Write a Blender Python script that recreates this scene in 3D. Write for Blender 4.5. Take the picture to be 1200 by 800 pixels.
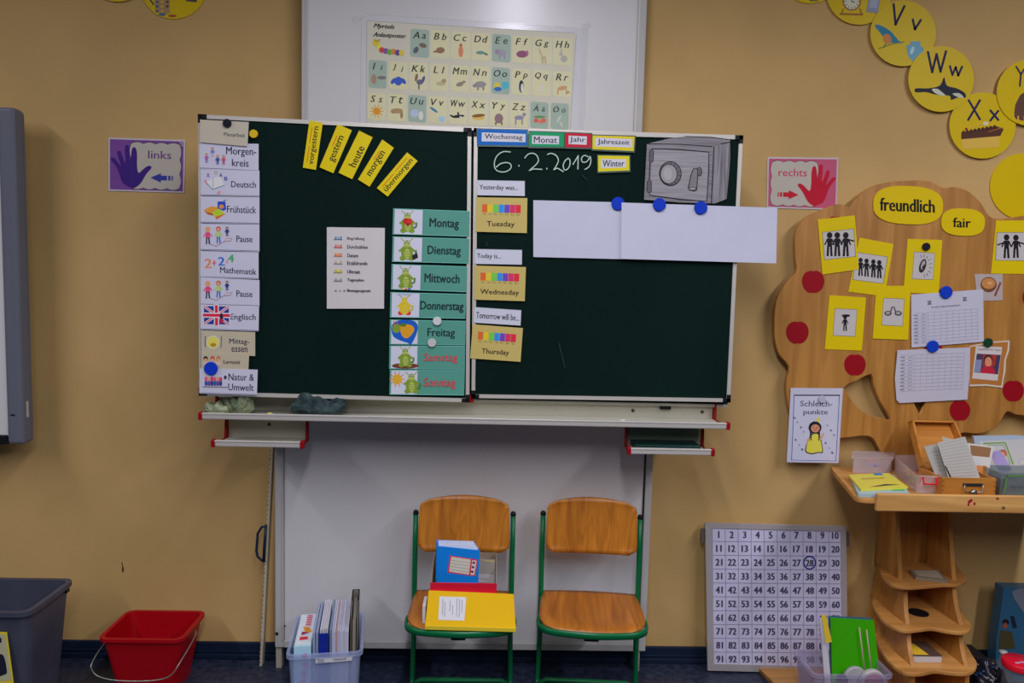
import bpy, bmesh, math, random
from mathutils import Vector, Matrix, noise
random.seed(7)
for o in list(bpy.data.objects): bpy.data.objects.remove(o)
C = bpy.context.scene.collection
PI = math.pi

# ------------------------------------------------------------------ camera
FPX = 900.0
PITCH, YAW, ROLL = math.radians(4.94), math.radians(1.69), math.radians(1.43)
EYE = Vector((0, -3.0, 1.56))
Fw = Vector((math.sin(YAW)*math.cos(PITCH), math.cos(YAW)*math.cos(PITCH), -math.sin(PITCH)))
R0 = Vector((math.cos(YAW), -math.sin(YAW), 0)); U0 = R0.cross(Fw)
Rt = R0*math.cos(ROLL) + U0*math.sin(ROLL); Up = U0*math.cos(ROLL) - R0*math.sin(ROLL)
cd = bpy.data.cameras.new('camera'); cam = bpy.data.objects.new('camera', cd); C.objects.link(cam)
cd.sensor_width = 36; cd.sensor_fit = 'HORIZONTAL'; cd.lens = 36*FPX/1200; cd.clip_start = .05
m = Matrix((Rt, Up, -Fw)).transposed().to_4x4(); m.translation = EYE; cam.matrix_world = m
bpy.context.scene.camera = cam

# ------------------------------------------------------------------ world, lamps, exposure
TINT = (1.0, .955, 1.10)                                            # cool ceiling tubes
w = bpy.data.worlds.new('world'); bpy.context.scene.world = w; w.use_nodes = True
w.node_tree.nodes['Background'].inputs[0].default_value = (.62, .6, .7, 1)
w.node_tree.nodes['Background'].inputs[1].default_value = .035
def area(name, loc, sx, sy, e, col=TINT, rot=(0, 0, 0)):
    l = bpy.data.lights.new(name, 'AREA'); l.shape = 'RECTANGLE'; l.size = sx; l.size_y = sy; l.energy = e; l.color = col
    o = bpy.data.objects.new(name, l); o.location = loc; o.rotation_euler = rot; C.objects.link(o)
area('ceiling_tube', (.1, -3.15, 3.0), .12, 4.2, 66)
area('ceiling_tube', (-2.75, -3.15, 3.0), .12, 4.0, 52)
area('ceiling_tube', (2.4, -3.15, 3.0), .12, 4.2, 72)
vs = bpy.context.scene.view_settings
vs.view_transform = 'Standard'; vs.look = 'None'; vs.gamma = 1; vs.use_curve_mapping = False
vs.exposure = 0.0

# ------------------------------------------------------------------ pixels to points on real planes
def ray(px, py): return Rt*((px-600)/FPX) - Up*((py-400)/FPX) + Fw
def W(px, py, P=0.0, off=0.0):
    """point on the upright plane y = a + b*z + c*x"""
    a, b, c = (P, 0, 0) if isinstance(P, (int, float)) else P
    d = ray(px, py)
    t = (a - off + b*EYE.z + c*EYE.x - EYE.y)/(d.y - b*d.z - c*d.x)
    return EYE + d*t
def WZ(px, py, z):
    d = ray(px, py); return EYE + d*((z-EYE.z)/d.z)

# ------------------------------------------------------------------ materials
def lin(c): c /= 255; return c/12.92 if c <= .04045 else ((c+.055)/1.055)**2.4
KEXP = 1.95
def S(r, g, b, k=1.0):
    c = [lin(v)*KEXP*k/t for v, t in zip((r, g, b), TINT)]; q = min(1, .92/max(c))
    return tuple(v*q for v in c)
_m = {}
def nm(name):
    mt = bpy.data.materials.new(name); mt.use_nodes = True
    nt = mt.node_tree; bs = nt.nodes['Principled BSDF']; return mt, nt, bs
def mat(rgb, rough=.55, metal=0, k=1.0, vary=.05, name='paint', scale=9):
    key = (rgb, rough, metal, k, vary)
    if key in _m: return _m[key]
    mt, nt, bs = nm(name); c = S(*rgb, k=k)
    tc = nt.nodes.new('ShaderNodeTexCoord'); no = nt.nodes.new('ShaderNodeTexNoise'); no.inputs['Scale'].default_value = scale
    nt.links.new(tc.outputs['Object'], no.inputs['Vector'])
    mx = nt.nodes.new('ShaderNodeMix'); mx.data_type = 'RGBA'
    mx.inputs[6].default_value = tuple(v*(1-vary) for v in c)+(1,)
    mx.inputs[7].default_value = tuple(min(1, v*(1+vary)) for v in c)+(1,)
    nt.links.new(no.outputs[0], mx.inputs[0]); nt.links.new(mx.outputs[2], bs.inputs['Base Color'])
    bs.inputs['Roughness'].default_value = rough; bs.inputs['Metallic'].default_value = metal
    bs.inputs['Specular IOR Level'].default_value = .22 if rough >= .35 else .4
    _m[key] = mt; return mt
def ramp_mat(name, c1, c2, scale, vec=(1, 1, 1), rough=.5, detail=4, dist=0, bump=0, lo=.35, hi=.65):
    mt, nt, bs = nm(name); L = nt.links
    tc = nt.nodes.new('ShaderNodeTexCoord'); mp = nt.nodes.new('ShaderNodeMapping'); mp.inputs['Scale'].default_value = vec
    no = nt.nodes.new('ShaderNodeTexNoise'); no.inputs['Scale'].default_value = scale; no.inputs['Detail'].default_value = detail
    no.inputs['Distortion'].default_value = dist
    cr = nt.nodes.new('ShaderNodeValToRGB'); cr.color_ramp.elements[0].position = lo; cr.color_ramp.elements[1].position = hi
    cr.color_ramp.elements[0].color = S(*c1)+(1,); cr.color_ramp.elements[1].color = S(*c2)+(1,)
    L.new(tc.outputs['Object'], mp.inputs[0]); L.new(mp.outputs[0], no.inputs['Vector']); L.new(no.outputs[0], cr.inputs[0]); L.new(cr.outputs[0], bs.inputs['Base Color'])
    bs.inputs['Roughness'].default_value = rough
    if bump:
        b = nt.nodes.new('ShaderNodeBump'); b.inputs['Strength'].default_value = bump; b.inputs['Distance'].default_value = .004
        L.new(no.outputs[0], b.inputs['Height']); L.new(b.outputs[0], bs.inputs['Normal'])
    return mt
def wood(name, c1, c2, grain='z', rough=.45, sc=1.0):
    v = {'z': (14, 14, 1.1), 'x': (1.1, 14, 14), 'y': (14, 1.1, 14)}[grain]
    return ramp_mat(name, c1, c2, 1.6*sc, v, rough, 5, 1.2, .05, .3, .72)
def clear(name, rgb, a=.35, rough=.25):
    mt, nt, bs = nm(name); L = nt.links
    bs.inputs['Base Color'].default_value = S(*rgb)+(1,); bs.inputs['Roughness'].default_value = rough
    tr = nt.nodes.new('ShaderNodeBsdfTransparent'); mx = nt.nodes.new('ShaderNodeMixShader'); mx.inputs[0].default_value = a
    L.new(tr.outputs[0], mx.inputs[1]); L.new(bs.outputs[0], mx.inputs[2]); L.new(mx.outputs[0], nt.nodes['Material Output'].inputs[0])
    return mt

M_WALL = ramp_mat('yellow_wall_paint', (156, 127, 82), (165, 134, 88), 3, rough=.75, detail=8, bump=.08)
M_FLOOR = ramp_mat('blue_linoleum', (20, 26, 44), (38, 44, 64), 40, rough=.42, detail=6)
M_BASE = mat((15, 26, 46), .5)
M_CEIL = mat((165, 162, 165), .9)
M_GREEN = ramp_mat('green_slate', (4, 20, 18), (7, 25, 22), 2.2, (1, 1, .4), .7, 6)
M_GREEN.node_tree.nodes['Principled BSDF'].inputs['Specular IOR Level'].default_value = .08
M_ALU = mat((165, 160, 160), .42, .35, name='aluminium')
M_BEIGE = mat((150, 146, 140), .5, name='beige_steel')
M_BLACK = mat((18, 20, 22), .4)
M_WHITE = ramp_mat('white_enamel', (168, 165, 172), (174, 171, 178), 1.5, rough=.28)
M_FRAMEW = mat((148, 146, 150), .4, name='painted_frame')
M_RED = mat((118, 5, 14), .45)
M_PINE = wood('pine_board', (128, 84, 34), (160, 112, 56), 'z', sc=.8)
M_PINEX = wood('pine_board_lengthwise', (140, 96, 48), (182, 138, 84), 'x', sc=.8)
M_PINEY = wood('pine_shelf', (142, 96, 48), (170, 122, 68), 'x', sc=.8)
M_BEECH = wood('beech_plywood', (122, 68, 16), (164, 102, 30), 'z', .36, 1.2)
M_SEAT = wood('beech_plywood_seat', (118, 64, 18), (158, 96, 30), 'y', .36, 1.2)
M_BOXWOOD = wood('box_wood', (136, 84, 30), (164, 110, 50), 'x', .4)
M_CHAIRG = mat((0, 82, 46), .3, name='green_enamel')
M_SEATEDGE = mat((120, 80, 40), .5)
M_CRATE = clear('bluish_clear_plastic', (135, 145, 185), .42)
M_CLEAR = clear('milky_clear_plastic', (172, 158, 166), .4)
M_GLASSY = clear('clear_bottle_plastic', (130, 130, 140), .22, .08)
M_LAMI = clear('laminate_film', (185, 180, 190), .28, .15)

# ------------------------------------------------------------------ mesh builder
_loc = {}
class B:
    def __init__(s): s.bm = bmesh.new(); s.ms = []
    def mi(s, m):
        if m not in s.ms: s.ms.append(m)
        return s.ms.index(m)
    def face(s, pts, m, smooth=False):
        vs_ = [s.bm.verts.new(p) for p in pts]
        try: f = s.bm.faces.new(vs_); f.material_index = s.mi(m); f.smooth = smooth; return f
        except ValueError: return None
    def box(s, a, b, m, r=0, seg=2, M=None):
        a, b = [Vector((min(p, q) for p, q in zip(a, b))), Vector((max(p, q) for p, q in zip(a, b)))]
        c = (a+b)/2; d = b-a
        t = bmesh.new(); bmesh.ops.create_cube(t, size=1)
        for v in t.verts: v.co = Vector((v.co.x*d.x, v.co.y*d.y, v.co.z*d.z)) + c
        if r: bmesh.ops.bevel(t, geom=t.edges[:], offset=min(r, min(d)*.49), segments=seg, affect='EDGES', profile=.5)
        s.merge(t, m, M, smooth=False)
    def merge(s, t, m, M=None, smooth=False):
        mp = {}
        for v in t.verts: mp[v] = s.bm.verts.new(M @ v.co if M else v.co)
        k = s.mi(m)
        for f in t.faces:
            try: g = s.bm.faces.new([mp[v] for v in f.verts]); g.material_index = k; g.smooth = smooth or f.smooth
            except ValueError: pass
        t.free()
    def hexa(s, q1, q2, m):
        """solid between two quads"""
        v = [s.bm.verts.new(p) for p in list(q1)+list(q2)]; n = len(q1); k = s.mi(m)
        fs = [v[:n][::-1], v[n:]]+[[v[i], v[(i+1) % n], v[n+(i+1) % n], v[n+i]] for i in range(n)]
        for f in fs: g = s.bm.faces.new(f); g.material_index = k
    def tube(s, pts, r, m, n=10, cap=True, smooth=True):
        pts = [Vector(p) for p in pts]; rr = r if isinstance(r, (list, tuple)) else [r]*len(pts); k = s.mi(m)
        ups = None; rings = []
        for i, p in enumerate(pts):
            d = (pts[min(i+1, len(pts)-1)]-pts[max(i-1, 0)]).normalized()
            if ups is None: ups = d.orthogonal().normalized()
            ups = (ups - d*ups.dot(d)).normalized(); sd = d.cross(ups)
            rings.append([s.bm.verts.new(p+(ups*math.cos(2*PI*j/n)+sd*math.sin(2*PI*j/n))*rr[i]) for j in range(n)])
        for a, b in zip(rings, rings[1:]):
            for j in range(n):
                f = s.bm.faces.new([a[j], a[(j+1) % n], b[(j+1) % n], b[j]]); f.material_index = k; f.smooth = smooth
        if cap:
            for q in (rings[0][::-1], rings[-1]): f = s.bm.faces.new(q); f.material_index = k
    def lathe(s, c, prof, m, n=24, axis='z', M=None, smooth=True):
        c = Vector(c); k = s.mi(m); rings = []
        for r, h in prof:
            ring = []
            for j in range(n):
                a = 2*PI*j/n
                p = Vector((r*math.cos(a), r*math.sin(a), h)) if axis == 'z' else Vector((r*math.cos(a), -h, r*math.sin(a)))
                ring.append(s.bm.verts.new((M @ (c+p)) if M else c+p))
            rings.append(ring)
        for a, b in zip(rings, rings[1:]):
            for j in range(n):
                f = s.bm.faces.new([a[j], a[(j+1) % n], b[(j+1) % n], b[j]]); f.material_index = k; f.smooth = smooth
        for q, rr in ((rings[0][::-1], prof[0][0]), (rings[-1], prof[-1][0])):
            if rr > 1e-5: f = s.bm.faces.new(q); f.material_index = k
    def loops(s, rings, m, closed_ends=True, smooth=True):
        k = s.mi(m); R = [[s.bm.verts.new(p) for p in r] for r in rings]; n = len(R[0])
        for a, b in zip(R, R[1:]):
            for j in range(n):
                f = s.bm.faces.new([a[j], a[(j+1) % n], b[(j+1) % n], b[j]]); f.material_index = k; f.smooth = smooth
        if closed_ends:
            for q in (R[0][::-1], R[-1]): f = s.bm.faces.new(q); f.material_index = k
    # ---- flat print, given in picture pixels on the plane P
    def poly(s, px, P, m, off=0.0): return s.face([W(x, y, P, off) for x, y in px], m)
    def rect(s, x0, y0, x1, y1, P, m, off=0.0, sl=0.0):
        s.poly([(x0, y0), (x1, y0+sl*(x1-x0)), (x1, y1+sl*(x1-x0)), (x0, y1)], P, m, off)
    def ell(s, cx, cy, rx, ry, P, m, off=0.0, rot=0, n=16):
        c, d = math.cos(rot), math.sin(rot)
        s.poly([(cx+rx*math.cos(2*PI*j/n)*c-ry*math.sin(2*PI*j/n)*d, cy+rx*math.cos(2*PI*j/n)*d+ry*math.sin(2*PI*j/n)*c) for j in range(n)], P, m, off)
    def line(s, pts, wd, P, m, off=0.0, closed=False):
        pts = [Vector(p) for p in pts]
        if closed: pts = pts+[pts[0]]
        elif 2 < len(pts) < 8 and any((pts[i+1]-pts[i]).normalized().dot((pts[i]-pts[i-1]).normalized()) < .3 for i in range(1, len(pts)-1)):
            for a, b in zip(pts, pts[1:]): s.line([a, b], wd, P, m, off)
            return
        k = s.mi(m); prev = None; n = len(pts)
        for i, p in enumerate(pts):
            if closed and i in (0, n-1): d = (pts[1]-pts[-2]).normalized()
            else: d = (pts[min(i+1, n-1)]-pts[max(i-1, 0)]).normalized()
            q = Vector((-d.y, d.x))*wd/2
            if i in (0, n-1) and not closed: p = p + d*(wd*.4)*(1 if i else -1)
            a, b = s.bm.verts.new(W(*(p+q), P, off)), s.bm.verts.new(W(*(p-q), P, off))
            if prev:
                try: f = s.bm.faces.new([prev[0], a, b, prev[1]]); f.material_index = k
                except ValueError: pass
            prev = (a, b)
    def text(s, txt, quad, P, m, off=0.0, shear=0.0, bold=0.0):
        vv, ff, bb = glyphs(txt, shear)
        TL, TR, BR, BL = [Vector(q) for q in quad]; x0, x1, y0, y1 = bb; k = s.mi(m)
        ex = (TR-TL).normalized(); h = (TL-BL).length; bold = max(bold*1.5, .014)
        for n, sh in enumerate((-1, 1) if bold > 0 else (0,)):
            vs_ = []
            for x, y in vv:
                u = (x-x0)/(x1-x0); v = (y1-y)/(y1-y0)
                p = (TL*(1-u)+TR*u)*(1-v)+(BL*(1-u)+BR*u)*v + ex*sh*bold*h
                vs_.append(s.bm.verts.new(W(p.x, p.y, P, off+n*.00004)))
            for f in ff:
                try: g = s.bm.faces.new([vs_[i] for i in f]); g.material_index = k
                except ValueError: pass
    def tx(s, txt, x0, y0, x1, y1, P, m, off=0.0, sl=0.0, **kw):
        s.text(txt, [(x0, y0), (x1, y0+sl*(x1-x0)), (x1, y1+sl*(x1-x0)), (x0, y1)], P, m, off, **kw)
    def build(s, name, parent=None, local=False, recalc=True, **tags):
        me = bpy.data.meshes.new(name)
        if recalc: bmesh.ops.recalc_face_normals(s.bm, faces=s.bm.faces)
        s.bm.to_mesh(me); s.bm.free()
        for m in s.ms: me.materials.append(m)
        o = bpy.data.objects.new(name, me); C.objects.link(o)
        if not local:
            if parent is None:
                lo = [min(v.co[i] for v in me.vertices) for i in range(3)]; hi = [max(v.co[i] for v in me.vertices) for i in range(3)]
                L = Vector(((lo[0]+hi[0])/2, (lo[1]+hi[1])/2, lo[2])); o.location = L; _loc[o] = L
                me.transform(Matrix.Translation(-L))
            else:
                me.transform(Matrix.Translation(-_loc[parent])); _loc[o] = _loc[parent]
        if parent: o.parent = parent
        for k, v in tags.items():
            if v: o[k] = v
        return o
_g = {}
def glyphs(txt, shear=0.0, bold=0.0):
    key = (txt, shear, bold)
    if key in _g: return _g[key]
    cu = bpy.data.curves.new('t', 'FONT'); cu.body = txt; cu.size = 1; cu.resolution_u = 2; cu.fill_mode = 'FRONT'; cu.shear = shear; cu.offset = bold
    cu.align_x = 'CENTER'
    o = bpy.data.objects.new('t', cu); me = o.to_mesh()
    vv = [(v.co.x, v.co.y) for v in me.vertices]; ff = [list(p.vertices) for p in me.polygons]
    o.to_mesh_clear(); bpy.data.objects.remove(o); bpy.data.curves.remove(cu)
    bb = (min(v[0] for v in vv), max(v[0] for v in vv), min(v[1] for v in vv), max(v[1] for v in vv))
    _g[key] = (vv, ff, bb); return _g[key]
def thing(name, label, cat, loc=(0, 0, 0), group=None, rotz=0):
    o = bpy.data.objects.new(name, None); C.objects.link(o); o.empty_display_size = .05
    o.location = loc; o.rotation_euler = (0, 0, rotz); _loc[o] = Vector(loc)
    o['label'] = label; o['category'] = cat
    if group: o['group'] = group
    return o
def plate(outlines, place, th, m, bevel=.002):
    """flat board with holes from 2D outlines; place(x, y, h) puts it in space"""
    cu = bpy.data.curves.new('p', 'CURVE'); cu.dimensions = '2D'; cu.fill_mode = 'BOTH'; cu.extrude = max(th/2-bevel, .0002); cu.bevel_depth = bevel; cu.bevel_resolution = 1; cu.offset = -bevel
    for ol in outlines:
        sp = cu.splines.new('POLY'); sp.points.add(len(ol)-1); sp.use_cyclic_u = True
        for p, q in zip(sp.points, ol): p.co = (q[0], q[1], 0, 1)
    o = bpy.data.objects.new('p', cu); me = o.to_mesh(); b = B(); t = bmesh.new(); t.from_mesh(me)
    for v in t.verts: v.co = place(*v.co)
    b.merge(t, m); o.to_mesh_clear(); bpy.data.objects.remove(o); bpy.data.curves.remove(cu); return b
def spl(pts, n=6, closed=True):
    """Catmull-Rom through 2D points"""
    P = [Vector(p) for p in pts]; out = []; N = len(P)
    for i in range(N if closed else N-1):
        g = lambda k: P[k % N] if closed else P[max(0, min(N-1, k))]
        a, b, c, d = g(i-1), g(i), g(i+1), g(i+2)
        for j in range(n):
            t = j/n; out.append(.5*((2*b)+(c-a)*t+(2*a-5*b+4*c-d)*t*t+(3*b-a-3*c+d)*t**3))
    if not closed: out.append(P[-1])
    return [tuple(v) for v in out]
def rrect(x0, x1, y0, y1, r, n=4):
    out = []
    for cx, cy, a0 in ((x1-r, y1-r, 0), (x0+r, y1-r, PI/2), (x0+r, y0+r, PI), (x1-r, y0+r, 1.5*PI)):
        for j in range(n+1): a = a0+PI/2*j/n; out.append((cx+r*math.cos(a), cy+r*math.sin(a)))
    return out
def struct(name, b, **k): return b.build(name, kind='structure', **k)

# ================================================================== THE ROOM
b = B(); b.box((-4.5, 0, -.02), (4.5, .2, 3.1), M_WALL); struct('wall_front', b)
b = B(); b.box((-4.5, -6.5, -.1), (4.5, 0, 0), M_FLOOR); struct('floor', b)
b = B(); b.box((-4.5, -6.5, 3.1), (4.5, .2, 3.2), M_CEIL); struct('ceiling', b)
b = B(); b.box((-4.5, -.014, 0), (4.5, 0, .068), M_BASE, .003)
b.box((-4.5, -.02, .0), (4.5, -.012, .022), M_BASE, .004); b.box((-4.5, -.017, .028), (4.5, -.012, .036), M_BASE, .002)
struct('baseboard_front', b)
# scuffs on the paint
b = B(); mk = mat((70, 48, 36), .8)
for x, y, h, wd in ((143, 664, 10, 1.2), (1, 1, 0, 0)):
    if h: b.line([(x, y-h/2), (x+.8, y), (x+.5, y+h/2)], wd, -.0004, mk)
b.ell(144, 667, 1.2, 4, -.0006, mk); b.ell(208, 212, .01, .01, -.0006, mk)
b.build('scuff_mark', label='short dark scuff on the yellow wall above the red bucket', category='mark')

# ================================================================== flat card helper
class Card:
    def __init__(s, name, label, cat, quad, P, col, group=None, th=.001, rough=.5, m=None, shape=None, front=.001):
        s.P = P; s.lay = front+.0002
        b = B(); m = m or mat(col, rough)
        pts = shape or quad
        f = [W(x, y, P, front) for x, y in pts]; k = [p+Vector((0, th, 0)) for p in f]
        b.hexa(f, k, m); s.root = b.build(name, label=label, category=cat, group=group)
        s.q = quad; s.pic = B(); s.let = B(); s.np = s.nl = 0
    def st(s, u, v):
        TL, TR, BR, BL = [Vector(q) for q in s.q]; p = (TL*(1-u)+TR*u)*(1-v)+(BL*(1-u)+BR*u)*v; return (p.x, p.y)
    def sub(s, u0, v0, u1, v1): return [s.st(u0, v0), s.st(u1, v0), s.st(u1, v1), s.st(u0, v1)]
    def o(s): s.lay += .00005; return s.lay
    def rect(s, u0, v0, u1, v1, col, rough=.5): s.pic.poly(s.sub(u0, v0, u1, v1), s.P, mat(col, rough), s.o()); s.np += 1
    def poly(s, pts, col): s.pic.poly(pts, s.P, mat(col), s.o()); s.np += 1
    def ell(s, cx, cy, rx, ry, col, rot=0, n=14): s.pic.ell(cx, cy, rx, ry, s.P, mat(col), s.o(), rot, n); s.np += 1
    def line(s, pts, wd, col, closed=False): s.pic.line(pts, wd, s.P, mat(col), s.o(), closed); s.np += 1
    def t(s, txt, u0, v0, u1, v1, col=(30, 30, 40), **kw): s.let.text(txt, s.sub(u0, v0, u1, v1), s.P, mat(col), s.o(), **kw); s.nl += 1
    def tq(s, txt, quad, col=(30, 30, 40), **kw): s.let.text(txt, quad, s.P, mat(col), s.o(), **kw); s.nl += 1
    def done(s):
        if s.np: s.pic.build('printed_picture', s.root, recalc=False)
        if s.nl: s.let.build('lettering', s.root, recalc=False)
        return s.root
def magnet(px, py, r, P, col, label, group=None, th=.006, name='magnet'):
    c = W(px, py, P, 0); R = r*(c.y+3.0)/FPX; b = B()
    b.lathe(c, [(R, 0), (R, th*.8), (R*.94, th)], mat(col, .5), 28, 'y', smooth=False)
    return b.build(name, label=label, category='magnet', group=group)

# ================================================================== WHITEBOARDS ON THE PYLON
YU = -.11
t = thing('whiteboard_panel', 'upper white magnetic board rising behind the top of the blackboard', 'whiteboard', W(556, 300, YU))
u0 = W(353, 70, YU).x; u1 = W(756, 70, YU).x
ztop = 2.95; zb = W(556, 300, YU).z
b = B(); b.box((u0+.02, YU+.006, zb), (u1-.02, YU+.03, ztop), M_WHITE); b.build('panel', t)
for a, c in ((u0, u0+.024), (u1-.034, u1)):
    b = B(); b.box((a, YU, zb), (c, YU+.05, ztop), M_FRAMEW, .004); b.box((a+.004, YU-.002, zb), (a+.008, YU+.001, ztop), M_ALU); b.build('side_rail', t)
for a in (-.5, .5):
    b = B(); b.box((a-.04, YU+.03, zb+.1), (a+.04, 0, ztop-.1), M_FRAMEW); b.build('wall_bracket', t)
YL = -.09
L0 = W(322, 650, YL).x; L1 = W(761, 650, YL).x; zf = W(540, 761, YL).z; zt = 1.25
t = thing('board_stand', 'lower white sheet metal panel of the board stand behind the chairs', 'board stand', ((L0+L1)/2, YL, 0))
b = B(); b.box((L0+.036, YL+.006, zf+.03), (L1-.03, YL+.03, zt), M_WHITE); b.build('panel', t)
b = B(); b.box((L0, YL, zf), (L0+.034, YL+.05, zt), M_FRAMEW, .004); b.box((L0+.026, YL-.003, zf+.03), (L0+.032, YL+.001, zt), M_ALU, .001); b.build('side_rail', t)
b = B(); b.box((L1-.028, YL, zf), (L1, YL+.05, zt), M_FRAMEW, .004); b.box((L1-.034, YL+.001, zf+.03), (L1-.029, YL+.008, zt), M_BLACK); b.build('side_rail', t)
b = B(); b.box((L0+.034, YL, zf), (L1-.028, YL+.05, zf+.029), M_FRAMEW, .003); b.build('bottom_rail', t)
b = B(); b.box((L0+.001, YL+.008, 0), (L0+.024, YL+.04, zf), mat((135, 130, 125)), .002); b.build('leg', t)
b = B(); b.box((L1-.034, YL+.008, 0), (L1-.02, YL+.04, zf), mat((135, 130, 125)), .002); b.build('leg', t)
for x, y in ((324.5, 742),):
    b = B(); b.lathe(W(x, y, YL), [(.006, 0), (.006, .003), (.003, .004), (.001, .004)], M_BLACK, 12, 'y'); b.build('bolt', t)
b = B(); b.lathe(W(334, 733, YL, -.004), [(.003, 0), (.002, .003)], M_BLACK, 10, 'y'); b.build('screw', t)

# ================================================================== BLACKBOARD
YB = -.30                                                           # front of the right leaf
hx = W(552, 310, YB).x
PL = (YB - .085*hx/ (W(233, 300, YB).x-hx)*-1, 0, 0)
xl = W(233, 300, YB-.07).x; cl = (.085)/(hx-xl)                     # the left leaf stands a little open
PL = (YB - cl*hx, 0, cl)                                            # y = YB + cl*(x-hx)
PR = YB
root = thing('folding_blackboard', 'green folding blackboard with two closed leaves and chalk trays', 'blackboard', (hx, YB, 1.0))
def leaf(quad, P, name):
    TL, TR, BR, BL = [W(x, y, P) for x, y in quad]
    bk = Vector((0, .022, 0)); b = B(); b.hexa([p+Vector((0, .003, 0)) for p in (TL, TR, BR, BL)], [p+bk for p in (TL, TR, BR, BL)], M_GREEN)
    lf = b.build(name, root)
    fw = .013
    def strip(A, Bq, inward):
        b = B(); q = [A, Bq, Bq+inward*fw, A+inward*fw]
        b.hexa([p+Vector((0, -.002, 0)) for p in q], [p+Vector((0, .024, 0)) for p in q], M_ALU); b.build('frame_strip', lf)
    Z = Vector((0, 0, 1)); X = (TR-TL).normalized()
    strip(TL, TR, -Z); strip(BL, BR, Z); strip(TL, BL, X); strip(TR, BR, -X)
    for p, sx, sz in ((TL, 1, -1), (TR, -1, -1), (BR, -1, 1), (BL, 1, 1)):
        b = B(); e = .0035; g = .028
        o_ = p - X*sx*.001 - Z*sz*.001 + Vector((0, -e, 0))
        for q in ([o_, o_+X*sx*g, o_+X*sx*g+Z*sz*.014, o_+Z*sz*.014], [o_, o_+X*sx*.014, o_+X*sx*.014+Z*sz*g, o_+Z*sz*g]):
            b.hexa(q, [v+Vector((0, .028, 0)) for v in q], M_BLACK)
        b.build('corner_cap', lf)
    return lf
leaf([(232.5, 134), (552.5, 150.5), (550, 471), (233.5, 463)], PL, 'board_leaf')
leaf([(555.5, 150.5), (870.5, 159), (855.5, 471), (552.5, 466)], PR, 'board_leaf')
zb1 = W(700, 466, YB).z; zt1 = W(700, 155, YB).z
b = B(); cx0 = W(238, 300, -.25).x; cx1 = W(860, 300, -.25).x
b.box((cx0, -.262, zb1-.02), (cx1, -.235, zt1), M_GREEN); cp = b.build('centre_panel', root)
for z0, z1 in ((zt1, zt1+.0115), (zb1-.03, zb1-.02)):
    b = B(); b.box((cx0, -.266, z0), (cx1, -.233, z1), M_ALU); b.build('frame_strip', cp)
for x in (-.45, .45):
    b = B(); b.box((x-.03, -.235, zb1), (x+.03, -.12, zt1-.1), M_ALU); b.build('guide_column', root)
# trays
YT = -.40
def tray(x0, x1, ztr, y0, yb, hback, name, bolts, open_dark=False):
    """x0..x1 rail ends, ztr rail top"""
    b = B(); b.box((x0+.012, y0, ztr-.022), (x1-.012, y0+.012, ztr), M_ALU, .003)
    b.box((x0+.012, y0-.0015, ztr-.006), (x1-.012, y0+.006, ztr-.001), M_ALU, .001)
    tr = b.build(name, root)
    b = B(); b.box((x0+.02, y0+.012, ztr-.02), (x1-.02, yb, ztr-.014), M_BEIGE); b.build('tray_floor', tr)
    b = B(); b.box((x0+.02, yb-.004, ztr-.014), (x1-.02, yb, ztr+hback), M_BEIGE); b.build('back_plate', tr)
    for x in (x0, x1-.014):
        b = B(); b.box((x, y0-.003, ztr-.025), (x+.014, y0+.02, ztr+.002), M_RED, .004); b.build('end_cap', tr)
    for x in (x0+.012, x1-.018):
        b = B(); q = [(y0+.01, ztr-.024), (y0+.01, ztr-.014), (yb-.035, ztr-.012), (yb-.022, ztr+hback), (yb, ztr+hback), (yb, ztr-.024)]
        b.hexa([Vector((x, y, z)) for y, z in q], [Vector((x+.006, y, z)) for y, z in q], M_RED); b.build('end_bracket', tr)
    for x in bolts:
        b = B(); b.lathe((x, yb-.004, ztr+hback*.45 if name == 'small_tray' else ztr+.01), [(.006, 0), (.006, .003), (.004, .005)], mat((60, 55, 52), .4), 12, 'y'); b.build('bolt', tr)
    return tr
xa, xb = W(232, 487, YT).x, W(856, 499, YT).x; zr = W(545, 489.5, YT).z
tray(xa, xb, zr, YT, -.24, .115, 'chalk_tray', (W(741, 490, -.24).x, W(822, 490, -.24).x))
b = B(); b.box((xa+.03, -.262, zr+.058), (xb-.03, -.25, zr+.085), M_BEIGE, .003); b.build('ledge_rail', root)
for x in (546, 552.5):
    b = B(); q = W(x, 468, -.30); b.box((q.x-.008, -.298, q.z-.012), (q.x+.008, -.262, q.z+.014), M_RED, .003); b.build('hinge_block', root)
xa2, xb2 = W(247, 520, YT+.01).x, W(356, 523, YT+.01).x; zr2 = W(300, 516.5, YT+.01).z
tray(xa2, xb2, zr2, YT+.01, -.26, zr-.0225-zr2, 'small_tray', (W(316, 511, -.26).x,))
xa3, xb3 = W(735, 528, YT+.01).x, W(838, 531, YT+.01).x; zr3 = W(786, 525.5, YT+.01).z
tray(xa3, xb3, zr3, YT+.01, -.26, zr-.0225-zr3, 'small_tray', ())
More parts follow.
